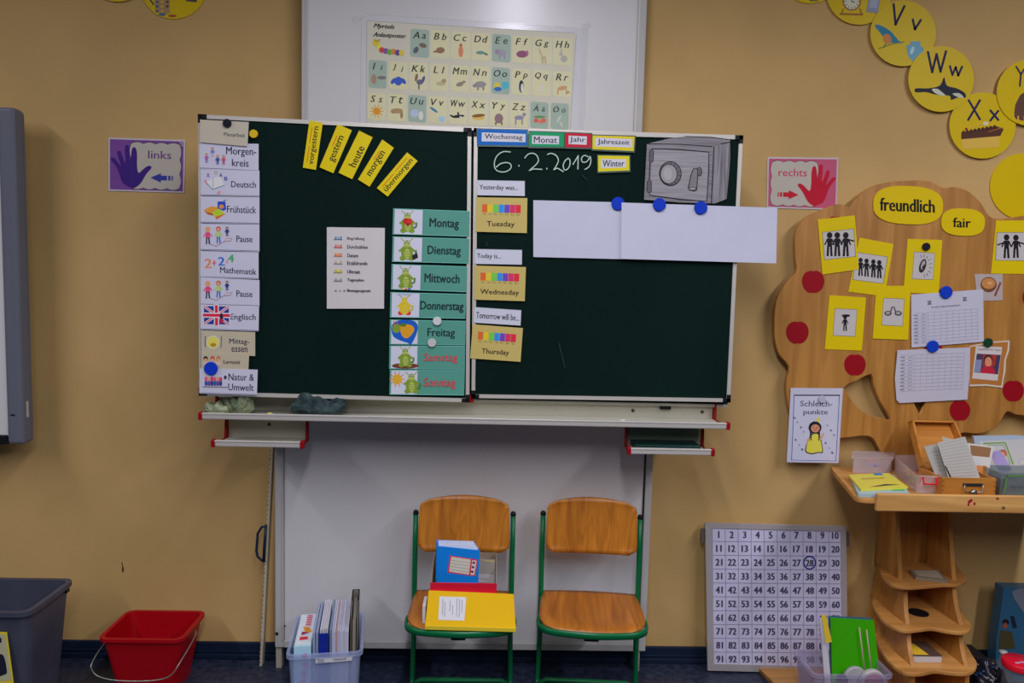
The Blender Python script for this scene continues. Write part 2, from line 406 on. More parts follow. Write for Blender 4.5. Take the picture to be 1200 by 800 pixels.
# date in chalk
b = B(); ck = mat((150, 165, 160), .9); f = lambda pts: [(540+x/5, 140+y/5) for x, y in pts]
for st in ([(290, 190), (250, 188), (215, 210), (198, 245), (200, 285), (225, 305), (265, 305), (293, 285), (292, 262), (268, 252), (235, 258), (208, 278)],
           [(340, 268), (341, 273)], [(375, 225), (395, 203), (425, 198), (447, 213), (455, 240), (440, 265), (400, 300), (425, 290), (475, 292)],
           [(503, 285), (505, 290)], [(508, 205), (530, 198), (560, 212), (572, 240), (560, 270), (545, 295), (565, 285), (600, 305)],
           [(630, 228), (612, 240), (600, 268), (608, 295), (628, 288), (640, 260), (638, 235), (628, 226)],
           [(658, 262), (688, 212), (686, 290)],
           [(745, 218), (725, 210), (708, 225), (712, 248), (735, 248), (752, 228), (758, 215), (762, 245), (752, 275), (728, 292)]):
    s2 = f(st); s2 = spl(s2, 4, False) if len(s2) > 3 else s2
    b.line(s2, 1.25, PR, ck, .0022)
b.build('chalk_date', root)
b = B(); sm = ramp_mat('chalk_smear', (13, 36, 34), (17, 42, 40), 8, rough=.9)
for pts in ([(682, 205), (688, 211)], [(655, 402), (662, 430)], [(570, 283), (571, 288)]): b.line(pts, 1.0, PR, mat((28, 50, 48), .9), .0021)
b.build('chalk_smear', root)

# ---- rags and chalk on the tray
def rag(label, cx, cy, wx, hz, dp, cols, seed):
    c = W(cx, cy, -.32); zb_ = zr-.013; t = bmesh.new(); bmesh.ops.create_icosphere(t, subdivisions=5, radius=1)
    for v in t.verts:
        n = v.co.copy(); q = n*1.7+Vector((seed, seed*2, 0))
        rid = 1-abs(noise.noise(q*.9)*2); r2 = 1-abs(noise.noise(q*2.2+Vector((5, 1, 2)))*2)
        k = .80+.10*rid+.10*r2+.16*noise.noise(q*.6)
        v.co = Vector((n.x*wx*k, n.y*dp*min(k, 1.0), max(0, n.z*.5+.42)*hz*k*1.25*(1+.8*noise.noise(Vector((n.x*2.2+seed, seed, 0))))))
    b = B(); b.merge(t, ramp_mat('rag_cloth', *cols, 25, rough=.95, bump=.3), Matrix.Translation((c.x, -.343, zb_)), True)
    return b.build('cleaning_rag', label=label, category='rag')
rag('pale green crumpled cleaning rag on the left end of the chalk tray', 285, 480, .05, .062, .04, ((66, 74, 58), (112, 120, 96)), 3.1)
rag('flat spread end of pale green cloth at the far left of the chalk tray', 258, 482, .055, .03, .04, ((105, 112, 92), (128, 134, 112)), 8.3)
rag('dark teal crumpled cleaning rag lying in the chalk tray', 375, 480, .10, .062, .042, ((18, 30, 34), (50, 66, 68)), 6.4)
for px, col, lab in ((316, (175, 165, 60), 'short yellow chalk stub beside the green rag'), (730, (175, 175, 175), 'small white chalk stub on the right of the chalk tray')):
    b = B(); c = W(px, 485, -.37); b.tube([(c.x-.008, -.37, zr-.006), (c.x+.008, -.368, zr-.006)], .0055, mat(col, .9), 10); b.build('chalk_stick', label=lab, category='chalk')
b = B(); c = W(779, 477, -.245); b.box((c.x-.02, -.262, c.z-.006), (c.x+.02, -.2465, c.z+.006), M_BLACK, .003); b.build('latch', root)
b = B(); q = W(785, 519, -.33)
b.box((xa3+.03, -.37, zr3-.013), (xb3-.045, -.28, zr3+.008), mat((12, 40, 38), .2), .004)
b.build('dark_folder', label='dark green folder lying in the small right tray under the blackboard', category='folder')
b = B(); b.box((xa3+.02, -.27, zr3+.0), (xb3-.03, -.2665, zr-.024), mat((88, 100, 92), .3)); b.build('grey_folder', label='grey green sheet standing upright at the back of the small right tray', category='folder')

# ================================================================== SUBJECT CARDS (left strip)
INK = (32, 34, 60)
strip = [
 ('Morgen-kreis', [(234, 167), (303, 168.5), (303, 201), (234, 197.5)]), ('Deutsch', [(235, 198), (304, 200), (304, 230.5), (235, 229)]),
 ('Frühstück', [(235, 230), (304, 231), (304, 262.5), (235, 261)]), ('Pause', [(235, 262), (304, 263), (304, 295), (235, 293)]),
 ('Mathematik', [(235, 294), (303, 295.5), (303, 327), (234.5, 325)]), ('Pause2', [(235, 325), (304, 328), (304, 359), (235, 357)]),
 ('Englisch', [(235, 357), (303.5, 359), (303, 388), (235, 386)]), ('Mittag-essen', [(236, 387), (299, 389), (299, 417), (236, 414.5)]),
 ('Lernzeit', [(236, 413.5), (292, 414.5), (291, 433), (236, 431.5)]), ('Natur', [(234, 431.5), (302, 433), (301, 463), (233.5, 461)])]
CARDW = (166, 164, 186); CREAM = (158, 148, 132)
def kid(c, x, y, h, hair, top, leg):
    c.ell(x, y-h*.36, h*.15, h*.16, hair); c.ell(x, y-h*.33, h*.10, h*.11, (205, 150, 120))
    c.poly([(x-h*.1, y-h*.2), (x+h*.1, y-h*.2), (x+h*.15, y+h*.15), (x-h*.15, y+h*.15)], top)
    c.line([(x-h*.06, y+h*.15), (x-h*.08, y+h*.48)], h*.08, leg); c.line([(x+h*.06, y+h*.15), (x+h*.1, y+h*.48)], h*.08, leg)
    c.line([(x-h*.1, y-h*.15), (x-h*.24, y+h*.05)], h*.06, top); c.line([(x+h*.1, y-h*.15), (x+h*.24, y+h*.02)], h*.06, top)
for i, (k, q) in enumerate(strip):
    cream = k in ('Mittag-essen', 'Lernzeit')
    lab = {'Morgen-kreis': 'white subject card reading Morgenkreis with sitting children', 'Deutsch': 'white subject card reading Deutsch with letters over an open book',
           'Frühstück': 'white subject card reading Frühstück with bread and a blue box', 'Pause': 'white card reading Pause between Frühstück and Mathematik',
           'Mathematik': 'white subject card reading Mathematik with coloured numerals', 'Pause2': 'white card reading Pause between Mathematik and Englisch',
           'Englisch': 'white subject card reading Englisch with a British flag', 'Mittag-essen': 'cream subject card reading Mittagessen with a plate',
           'Lernzeit': 'narrow cream card reading Lernzeit under a blue magnet', 'Natur': 'white subject card reading Natur & Umwelt at the foot of the strip'}[k]
    front = .0045+.0004*i
    if k == 'Lernzeit': front += .0016
    if k == 'Natur': front += .002
    c = Card('subject_card', lab, 'card', q, PL, CREAM if cream else CARDW, 'subject cards down the left leaf', front=front, rough=.35)
    x0, y0 = q[0]; yb_ = q[3][1]
    if not cream: c.line([c.st(.005, .97), c.st(.99, .97)], .7, (90, 88, 110))
    if k == 'Morgen-kreis':
        c.t('Morgen-', .45, .14, .96, .5, INK); c.t('kreis', .55, .58, .83, .85, INK)
        for dx, dy, a, l in ((8, 18, (150, 70, 140), (90, 60, 150)), (15, 11, (110, 100, 160), (150, 150, 180)), (21, 20, (40, 70, 140), (30, 60, 120)), (28, 20, (180, 60, 100), (150, 50, 90))):
            kid(c, x0+dx, y0+dy, 11, (150, 110, 70), a, l)
    elif k == 'Deutsch':
        c.t('Deutsch', .52, .42, .94, .66, INK)
        c.poly([(241, 213), (249, 222), (263, 217), (258, 206), (250, 209)], (190, 188, 196)); c.line([(241, 213), (249, 222), (263, 217)], .9, (70, 110, 130)); c.line([(249, 221), (250, 209)], .6, (120, 120, 130))
        c.line([(240, 211), (243, 216)], 1, (190, 60, 70))
        for g, x, y, col in (('X', 242, 203, (120, 30, 130)), ('O', 251, 200, (150, 120, 110)), ('A', 257, 203, (50, 60, 110)), ('B', 263, 207, (40, 60, 140))):
            c.tq(g, [(x, y), (x+3.6, y), (x+3.6, y+4.4), (x, y+4.4)], col, bold=.02)
        c.poly([(254, 226), (257, 223), (259, 225), (256, 228)], (190, 130, 130))
    elif k == 'Frühstück':
        c.tq('Frühstück', [(266, 241), (300, 242), (300, 250), (266, 249)], INK)
        c.poly([(239, 246), (247, 241.5), (258, 243), (256, 250), (243, 249)], (214, 150, 60)); c.poly([(239, 246), (243, 249), (250, 250), (250, 252.5), (243, 251)], (150, 70, 30))
        c.poly([(248, 249), (257, 244), (264, 251), (254, 256)], (150, 170, 40)); c.poly([(252, 254), (265, 250), (254, 257)], (200, 100, 40))
        c.poly([(255, 236), (264, 236), (265, 245), (262, 247), (255, 244)], (30, 60, 160)); c.ell(259.5, 242, 3, 2.6, (190, 120, 80)); c.line([(262, 235), (265, 234)], .8, (60, 80, 150))
    elif k in ('Pause', 'Pause2'):
        yy = y0+ (0 if k == 'Pause' else .5)
        c.t('Pause', .61, .42, .88, .66, INK)
        kid(c, 243.5, yy+14, 20, (190, 130, 80), (220, 80, 130), (40, 40, 60)); kid(c, 256, yy+13, 19, (160, 60, 50), (150, 170, 110), (60, 90, 160)); kid(c, 266, yy+9, 11, (20, 25, 60), (30, 40, 110), (30, 40, 90))
        c.line([(247, yy+24), (253, yy+26), (262, yy+21), (270, yy+20), (272, yy+17)], .6, (140, 110, 120)); c.line([(262, yy+21), (265, yy+17), (271, yy+17)], .5, (180, 120, 120))
    elif k == 'Mathematik':
        c.tq('Mathematik', [(258, 312.5), (300.5, 315), (300.5, 322), (258, 319.5)], INK)
        for g, x, y, h, col in (('2', 240, 303, 11, (225, 140, 90)), ('+', 249, 305, 6, (190, 50, 70)), ('2', 256, 301, 10, (40, 90, 170)), ('=', 265, 305, 3, (200, 70, 90)), ('4', 267.5, 298, 9, (60, 140, 90))):
            c.tq(g, [(x, y), (x+h*.7, y), (x+h*.7, y+h), (x, y+h)], col, bold=.03)
    elif k == 'Englisch':
        c.tq('Englisch', [(270, 367.5), (299.5, 368), (299.5, 377), (270, 376.5)], INK)
        fq = Card.__new__(Card); u = lambda s_, t_: (239+29*s_+.2*t_, 358.5+21*t_+.6*s_)
        c.poly([u(0, 0), u(1, 0), u(1, 1), u(0, 1)], (35, 45, 120))
        for a, e in (((0, 0), (1, 1)), ((1, 0), (0, 1))): c.line([u(*a), u(*e)], 3, (190, 185, 200)); c.line([u(*a), u(*e)], 1.1, (180, 30, 60))
        for a, e in (((.5, 0), (.5, 1)), ((0, .5), (1, .5))): c.line([u(*a), u(*e)], 6, (190, 185, 200)); c.line([u(*a), u(*e)], 3.4, (180, 30, 60))
        c.ell(259.5, 372, 2, 5.5, (25, 30, 50)); c.ell(259.5, 376, 2.4, 3, (150, 30, 60))
    elif k == 'Mittag-essen':
        c.t('Mittag-', .52, .30, .89, .58, INK); c.t('essen', .56, .66, .86, .86, INK)
        c.ell(249.5, 401, 8, 8, (176, 172, 150)); c.ell(249.5, 401, 6.5, 6.6, (190, 180, 80)); c.ell(250, 404, 3.5, 2.2, (150, 110, 40)); c.ell(247, 399.5, 2, 1.6, (215, 205, 120))
        c.line([(240.5, 394), (240.5, 406)], .9, (70, 60, 90)); c.line([(259.5, 394), (259, 407)], .9, (80, 75, 80))
    elif k == 'Lernzeit':
        c.t('Lernzeit', .47, .42, .82, .66, (30, 28, 34), bold=.02)
        for dx, col in ((241, (40, 35, 40)), (249, (170, 60, 50)), (256, (150, 100, 60))): c.ell(dx, 420, 2.6, 3, col); c.ell(dx, 421.5, 1.8, 2, (200, 150, 110))
        for dx in (241, 249, 256): c.ell(dx, 426, 3.5, 2.5, (180, 150, 140))
    else:
        c.t('Natur &', .5, .17, .94, .44, INK); c.t('Umwelt', .5, .57, .94, .84, INK)
        for j in range(6): c.ell(241.5+j*3.4, 444+.5*(j % 2), 1.9, 3, ((190, 80, 110), (210, 150, 140), (170, 60, 90))[j % 3]); c.ell(241.5+j*3.4, 449, 1.9, 3.2, ((50, 70, 140), (90, 60, 130), (40, 60, 110))[j % 3])
        c.line([(238, 453), (266, 453.5)], 1.2, (110, 105, 110)); c.ell(264, 442, 1.6, 2.2, (40, 40, 60))
    c.done()
c = Card('subject_card', 'crumpled cream card with small word Planarbeit under a black magnet', 'card', [(234.5, 140), (291.5, 143), (290, 171.5), (234, 166.5)], PL, (160, 152, 142), 'subject cards down the left leaf', front=.0095)
c.tq('Planarbeit', [(262.5, 155), (287, 156.5), (287, 161), (262.5, 159.2)], (50, 48, 60)); c.done()
magnet(266.5, 144.5, 4.8, (PL[0]-.0105, 0, cl), (18, 18, 30), 'round black magnet at the top of the left leaf')
magnet(297.5, 157, 4.8, (PL[0]-.0022, 0, cl), (205, 170, 30), 'small yellow magnet beside the crumpled cream card')
magnet(247.5, 431.5, 7.8, (PL[0]-.0115, 0, cl), (8, 44, 165), 'blue magnet holding the Lernzeit card')

# ---- yellow day words
YEL = (196, 174, 6)
for w_, q, tb in (('vorgestern', [(362.7, 141), (378.3, 143.8), (370.2, 199), (354.9, 196.3)], (.10, .10, .90)),
                  ('gestern', [(395.7, 145.3), (412.3, 152.7), (390.6, 202.9), (374.4, 195.9)], (.2, .20, .78)),
                  ('heute', [(420.8, 153), (436.7, 160.8), (412.7, 209.9), (396.7, 202.3)], (.25, .28, .75)),
                  ('morgen', [(448, 163.4), (461.6, 173.1), (433.1, 218.6), (419.5, 210.3)], (.15, .20, .80)),
                  ('übermorgen', [(477.1, 178.5), (489.4, 188.5), (454.3, 230.3), (441.6, 220.3)], (.1, .06, .93))):
    c = Card('word_strip', 'yellow word strip reading %s, fanned out on the left leaf' % w_, 'word strip', q, PL, YEL, 'yellow strips for the days around today', front=.004, rough=.45)
    a, v0, v1 = tb; hi = .34 if w_ != 'vorgestern' else .4; lo = .86
    c.tq(w_, [c.st(hi, v1), c.st(hi, v0), c.st(lo, v0), c.st(lo, v1)], (28, 26, 20), bold=.012)
    if w_ != 'heute':
        c.line([c.st(.26, v0+.04), c.st(.24, .46)], .9, (200, 90, 20))
        if w_ in ('vorgestern', 'übermorgen'): c.line([c.st(.26, .54), c.st(.24, v1-.04)], .9, (200, 90, 20))
    c.done()

# ---- list sheet
c = Card('schedule_sheet', 'white sheet listing the morning circle steps from Begrüßung to Bewegungszeit', 'sheet', [(383, 266), (451, 267), (450, 361.5), (383, 361.5)], PL, (168, 163, 168), front=.004)
for j, (wd, y, x1) in enumerate((('Begrüßung', 277.5, 427), ('Durchzählen', 287, 431), ('Datum', 297, 419.5), ('Erzählrunde', 306, 430.5), ('Uhrzeit', 316, 422), ('Tagesplan', 326, 426.5), ('Bewegungszeit', 338.5, 434.5))):
    c.tq(wd, [(407, y), (x1, y+.4), (x1, y+4.6), (407, y+4.2)], (30, 28, 34), bold=.02)
    col = ((80, 110, 140), (170, 90, 80), (190, 110, 60), (150, 140, 130), (160, 150, 50), (130, 130, 135), (90, 90, 95))[j]
    for k in range(3): c.ell(393.5+k*(3 if j < 6 else 5), y+2-.8*(j < 6), 1.2, 2 if j < 6 else 1, col if k != 1 else tuple(min(255, v+30) for v in col), n=8)
    if j < 6: c.line([(391.5, y+3), (400.5, y+3.2)], 1.2, tuple(int(v*.8) for v in col))
c.done()

# ---- weekday cards
TEAL = (70, 124, 115)
def dragon(c, x, y, s, mode):
    g1, g2, g3 = (104, 126, 44), (150, 158, 80), (74, 98, 34); s *= 1.1
    if mode == 'fre':
        c.poly(spl([(x-14, y-9), (x-3, y-15), (x+13, y-13), (x+16, y-3), (x+9, y+13), (x+4, y+12), (x-12, y+5)], 4), (20, 75, 160))
        c.poly(spl([(x-5, y-9), (x+8, y-9), (x+12, y-3), (x+5, y+6), (x-2, y+4)], 4), (214, 150, 40)); c.ell(x-9, y-5, 5, 5.5, g1); c.ell(x-1, y-9, 4, 2, g3)
        for a in (-11, -7): c.line([(x+a, y-9), (x+a-1, y-13)], 1, (170, 60, 40))
        return
    if mode == 'don': g1, g2, g3 = (200, 170, 40), (215, 190, 70), (150, 150, 50)
    c.line(spl([(x+5*s, y+6*s), (x+10*s, y+6*s), (x+11*s, y+1*s)], 4, False), 2.2*s, g3)
    for sg in (-1, 1):
        c.line([(x+sg*2.6*s, y-10*s), (x+sg*5*s, y-12*s), (x+sg*7*s, y-14*s)], 1.3*s, (140, 140, 100))
        c.ell(x+sg*5.2*s, y+10*s, 3.6*s, 3*s, g1 if mode != 'don' else (190, 50, 50)); c.line([(x+sg*4*s, y-3*s), (x+sg*8.5*s, y+1*s)], 2.6*s, g1)
    c.ell(x, y+3*s, 7.2*s, 8.8*s, g1); c.ell(x+.4*s, y+4.6*s, 3.6*s, 6.2*s, g2); [c.line([(x-2.6*s, y+k*s), (x+3.4*s, y+k*s)], .4, g3) for k in (2, 4, 6, 8)]
    c.ell(x, y-7.4*s, 3.8*s, 4.4*s, g1); c.ell(x, y-5.4*s, 4.4*s, 2.2*s, g2); c.line([(x-2.4*s, y-4.6*s), (x+2.4*s, y-4.6*s)], .5, g3)
    for sg in (-1, 1): c.ell(x+sg*1.5*s, y-9.2*s, .9*s, 1.2*s, (180, 180, 165)); c.ell(x+sg*1.6*s, y-8.8*s, .5*s, .6*s, (30, 30, 30))
    if mode == 'mon': c.ell(x-1.5, y-1.5, 3.8, 3.6, (160, 35, 35)); c.ell(x+3, y-1, 3, 3.6, (170, 45, 40)); c.poly([(x-3, y+1), (x+4, y+1), (x+.5, y+5)], (140, 30, 30))
    if mode == 'die': c.poly([(x+6, y+7), (x+12, y+3), (x+13, y+9), (x+7, y+12)], (35, 28, 30))
    if mode == 'mit':
        for k, col in enumerate(((200, 170, 60), (190, 60, 40), (40, 80, 160))): c.ell(x-3+k*3.6, y+13.2, 1.5, 1, col)
    if mode == 'don':
        for k in range(4): c.ell(x-6+k*4, y-13.6, 3, 1.3, (150, 160, 180))
    if mode == 'sam': pass
wk = [('Montag', 'mon', [(461, 244), (550.4, 247.2), (550, 277.3), (460, 274.6)], (.40, .86)), ('Dienstag', 'die', [(460.3, 276.8), (550, 279.5), (549.4, 308.8), (459.4, 306.6)], (.46, .89)),
      ('Mittwoch', 'mit', [(459, 309.2), (547.6, 312), (547, 342.2), (458.2, 339.2)], (.44, .90)), ('Donnerstag', 'don', [(457.6, 342), (546.4, 344.4), (545.2, 373.4), (457, 371.9)], (.40, .97)),
      ('Freitag', 'fre', [(457, 374.2), (545.8, 375.8), (545, 404.2), (456.4, 403.4)], (.50, .86)), ('Samstag', 'sam', [(456.4, 404.7), (545, 404.9), (544.6, 432.8), (456, 432.2)], (.46, .90)),
      ('Sonntag', 'son', [(457, 433.1), (544.6, 433.4), (543.7, 463.2), (456.4, 462.3)], (.46, .88))]
for i, (w_, md, q, (a, e)) in enumerate(wk):
    c = Card('weekday_card', 'teal weekday card reading %s with a small green dragon picture' % w_ if md != 'don' else 'teal weekday card reading Donnerstag with a yellow creature under rain', 'card', q, PL, TEAL, 'teal weekday cards', front=.004+.0003*i, rough=.4)
    c.line([c.st(0, .015), c.st(1, .015), c.st(1, .985), c.st(0, .985)], .5, (100, 165, 160), True)
    c.rect(.02, .03, .385 if i < 4 else .37, .97, (170, 170, 190))
    mx, my = c.st(.2, .5)
    if md == 'sam': c.ell(mx+1, my+10, 16, 3.4, (95, 50, 40)); dragon(c, mx+1, my, .82, md)
    elif md == 'son':
        sx, sy = c.st(.1, .38)
        for k in range(10): an = k*PI/5; c.line([(sx+6*math.cos(an), sy+6*math.sin(an)), (sx+8.8*math.cos(an), sy+8.8*math.sin(an))], 1, (220, 130, 50))
        c.ell(sx, sy, 5.8, 5.8, (225, 175, 50)); dragon(c, mx+8, my+1, .86, md)
    else: dragon(c, mx-1, my+.6, .88 if md != 'don' else .8, md)
    fg = (22, 38, 42) if i < 5 else (168, 62, 76)
    desc = w_[-1] == 'g' or 'g' in w_
    c.t(w_, a+.08 if i == 0 else a, .32, e, .76 if desc else .66, fg, bold=.012)
    c.done()
magnet(512.3, 376, 5, (PL[0]-.0075, 0, cl), (172, 170, 176), 'white magnet between Donnerstag and Freitag cards', 'white magnets on the weekday cards')
magnet(506.2, 401.4, 5, (PL[0]-.0075, 0, cl), (160, 158, 162), 'white magnet between Freitag and Samstag cards', 'white magnets on the weekday cards')

# ---- header labels on the right leaf
for w_, q, iq, col, lab in (('Wochentag', [(559.5, 151.3), (617.6, 152.6), (617.2, 170.4), (560, 169.6)], [(564.6, 155), (616, 157), (615.6, 166.5), (564.4, 165.5)], (14, 82, 158), 'blue'),
        ('Monat', [(620.4, 154.2), (660.8, 155.6), (660.6, 172), (620.2, 171.4)], [(623.6, 158.4), (655.2, 159.4), (655, 169), (623.4, 168.4)], (16, 125, 82), 'green'),
        ('Jahr', [(662.6, 155.6), (692.6, 157), (692.2, 173), (662.2, 172.2)], [(666.4, 158.8), (687.8, 159.8), (687.4, 169.6), (666.2, 168.8)], (160, 22, 45), 'red'),
        ('Jahreszeit', [(694.4, 158.6), (743.8, 160), (742.6, 177), (694.2, 174.6)], [(697.6, 161), (741, 163), (740.6, 172.8), (697.4, 171.4)], (190, 172, 36), 'yellow'),
        ('Winter', [(700.8, 182.2), (737.4, 182.8), (737.6, 199.6), (701, 201)], [(704.2, 186), (733.8, 186.6), (733.6, 196), (704.2, 197)], (192, 178, 34), 'yellow')):
    lm = [(q[0][0]-1, q[0][1]-1.2), (q[1][0]+1.4, q[1][1]-1.2), (q[2][0]+1.4, q[2][1]+2), (q[3][0]-1, q[3][1]+2)]
    c = Card('header_label', '%s bordered label reading %s at the top of the right leaf' % (lab, w_), 'label', lm, PR, (60, 78, 74), 'date header labels', front=.004, rough=.2)
    c.poly(q, col); c.poly(iq, (172, 170, 184))
    g = [Vector(p) for p in iq]; cen = sum(g, Vector((0, 0)))/4
    sh = [(cen+(p-cen)*.86) for p in g]; sh = [(p.x, cen.y+(p.y-cen.y)*.86) for p in sh]
    c.tq(w_, sh, (38, 36, 46), bold=.012); c.done()

# ---- yesterday / today / tomorrow
for w_, q in (('Yesterday was...', [(559.2, 211), (615, 212), (615, 229.6), (559, 228.6)]), ('Today is...', [(556.5, 291.6), (611.8, 292.8), (611.6, 310), (556, 309)]),
              ('Tomorrow will be...', [(555.6, 359.7), (610.9, 363.4), (610, 381.3), (555, 377.9)])):
    c = Card('sentence_card', 'white card reading %s on the right leaf' % w_.replace('...', ''), 'card', q, PR, (168, 168, 186), 'white sentence cards', front=.004)
    c.line([c.st(0, 0), c.st(1, 0), c.st(1, 1), c.st(0, 1)], .4, (120, 120, 135), True)
    c.t(w_, .05, .30, {'Y': .86, 'T': .56}[w_[0]] if 'morrow' not in w_ else .96, .70, (26, 26, 36)); c.done()
for w_, q in (('Tuesday', [(558, 231), (618, 232), (617.4, 273), (557, 271.4)]), ('Wednesday', [(556, 311), (616.3, 312.8), (615, 352.8), (555.6, 350.9)]), ('Thursday', [(554, 379.8), (612.8, 384.3), (610, 423.8), (550.9, 419.7)])):
    c = Card('day_card', 'yellow day card reading %s under a rainbow row of squares' % w_, 'card', q, PR, (164, 146, 88), 'English day cards', front=.0045, rough=.4)
    for k, col in enumerate(((214, 100, 50), (214, 190, 50), (95, 165, 65), (40, 120, 190), (90, 60, 160), (180, 40, 90), (190, 40, 60))):
        c.rect(.12+k*.109, .2, .12+(k+1)*.109-.008, .43, col); c.t(('Mo', 'Tu', 'We', 'Th', 'Fr', 'Sa', 'Su')[k], .14+k*.109, .465, .14+k*.109+.06, .50, (90, 70, 40))
    c.t(w_, .22 if w_ != 'Wednesday' else .12, .68, .76 if w_ != 'Wednesday' else .88, .87, (48, 40, 34)); c.done()

# ---- safe drawing
X = lambda pts: [(750+x/8.425, 150+y/8.425) for x, y in pts]
out = X([(68, 160), (100, 148), (300, 100), (470, 80), (700, 88), (890, 118), (892, 300), (875, 500), (855, 700), (740, 745), (400, 735), (40, 705)])
c = Card('safe_drawing', 'grey pencil drawing of a locked safe cut out and taped to the right leaf', 'drawing', [out[0], out[5], out[8], out[11]], PR, (98, 94, 102), front=.004, shape=out,
         m=ramp_mat('pencil_shading', (92, 88, 96), (118, 114, 122), 3, (2, 2, 70), .3, 6, .6))
c.pic.poly(X([(730, 185), (890, 140), (892, 300), (855, 700), (715, 745)]), PR, ramp_mat('pencil_shading_side', (74, 70, 78), (122, 118, 126), 3, (40, 2, 2), .3, 6, .6), c.o())
c.pic.poly(X([(125, 205), (680, 240), (660, 720), (95, 660)]), PR, ramp_mat('pencil_shading_door', (112, 108, 116), (134, 130, 138), 3, (2, 2, 90), .3, 6, .6), c.o()); c.np += 2
K = (24, 22, 32)
for pts, wd in (([(80, 155), (400, 160), (710, 182)], 1), ([(730, 185), (720, 400), (705, 745)], 1.1), ([(800, 155), (890, 138)], 1.1), ([(450, 82), (700, 90), (870, 112)], .9),
                ([(120, 205), (400, 212), (680, 238), (678, 420), (660, 722), (400, 705), (95, 662), (92, 500), (98, 340), (105, 240)], 1.2)): c.line(X(pts), wd, K)
for ay, h in ((210, 130), (510, 130)):
    q = X([(95 if ay < 300 else 72, ay+15), (115 if ay < 300 else 92, ay), (135 if ay < 300 else 112, ay+15), (130 if ay < 300 else 112, ay+h-10), (110 if ay < 300 else 92, ay+h), (92 if ay < 300 else 68, ay+h-15)])
    c.poly(q, (80, 78, 86)); c.line(q, .8, K, True)
cx, cy = X([(300, 450)])[0]; c.ell(cx, cy, 13.2, 14.6, K, n=28); c.ell(cx+.3, cy-.2, 12, 13.4, (88, 86, 94), n=28)
for k in range(9):
    an = -1.5+k*.42; c.line([(cx+9*math.cos(an), cy+10*math.sin(an)), (cx+12.4*math.cos(an), cy+13.6*math.sin(an))], .5, K)
c.ell(cx-1.8, cy+.4, 10.2, 11.8, K, n=28); c.ell(cx-1.9, cy+.4, 9.4, 11, (128, 125, 132), n=28); c.ell(cx-3, cy, 5, 7.4, (140, 137, 143), n=20)
q = X([(530, 400), (560, 395), (572, 425), (560, 610), (540, 620), (490, 610), (478, 590), (505, 460)])
ex, ey = X([(587, 430)])[0]; c.ell(ex, ey, 3.2, 5.4, K); c.ell(ex-.2, ey, 2.3, 4.4, (95, 92, 98)); c.ell(ex-.6, ey, 1.2, 2.6, K); c.ell(ex-.8, ey, .7, 2, (110, 106, 112))
c.poly(q, (105, 102, 108)); c.line(q, 1, K, True); ex, ey = X([(518, 598)])[0]; c.ell(ex, ey, 4.6, 2, K); c.ell(ex, ey, 3.8, 1.4, (130, 127, 134))
c.done()

# ---- long white paper strips and magnets
PAP = (162, 163, 184)
magnet(724, 238.5, 7.6, PR-.0055, (6, 44, 160), 'blue magnet above the left white strip, half behind paper', 'blue magnets on the white strips')
Card('blank_strip', 'blank white paper strip on the left, partly under the longer one', 'paper strip', [(625, 234.5), (729, 237), (728.5, 303.5), (625, 301)], PR, PAP, 'blank white strips', front=.0045).done()
Card('blank_strip', 'long blank white paper strip reaching past the right board edge', 'paper strip', [(728.5, 237.2), (911, 243.5), (909.5, 308.5), (728, 303.2)], PR, (164, 164, 186), 'blank white strips', front=.0135).done()
magnet(772.5, 239.8, 7.6, PR-.0145, (6, 44, 160), 'blue magnet at the middle of the long white strip', 'blue magnets on the white strips')
magnet(821, 243.5, 7.6, PR-.0145, (6, 44, 160), 'rightmost blue magnet, below the safe drawing', 'blue magnets on the white strips')

# ================================================================== ALPHABET POSTER
q = [(424, 17.5), (683, 34), (677, 175), (421.5, 165)]
c = Card('alphabet_poster', 'laminated alphabet poster with animal pictures on the upper whiteboard', 'poster', q, YU+.005, (170, 168, 178), rough=.2, front=.001)
tl, tr_, br, bl = (429.8, 24.5), (675.5, 39.2), (668, 151), (429.8, 142)
c.poly(rrect(0, 1, 0, 1, .02) and [c2 for c2 in [(431, 24.5), (674, 39), (675.4, 41), (667.5, 160), (429.8, 152), (429.8, 26)]], (172, 168, 158))
c.line([(431, 24.5), (674, 39), (675.4, 41), (667.5, 160)], .5, (130, 128, 120)); c.line([(429.8, 152), (429.8, 26), (431, 24.5)], .5, (130, 128, 120))
cells = {0: [(None, 0)]*0, }
G = (134, 150, 142); Yc = (180, 175, 146)
row1 = ['Aa', 'Bb', 'Cc', 'Dd', 'Ee', 'Ff', 'Gg', 'Hh']; row2 = ['Ii', 'Jj', 'Kk', 'Ll', 'Mm', 'Nn', 'Oo', 'Pp', 'Qq', 'Rr']; row3 = ['Ss', 'Tt', 'Uu', 'Vv', 'Ww', 'Xx', 'Yy', 'Zz', 'Ää', 'Öö']
zc = lambda x, y: (410+x/4.286, 10+y/4.286)
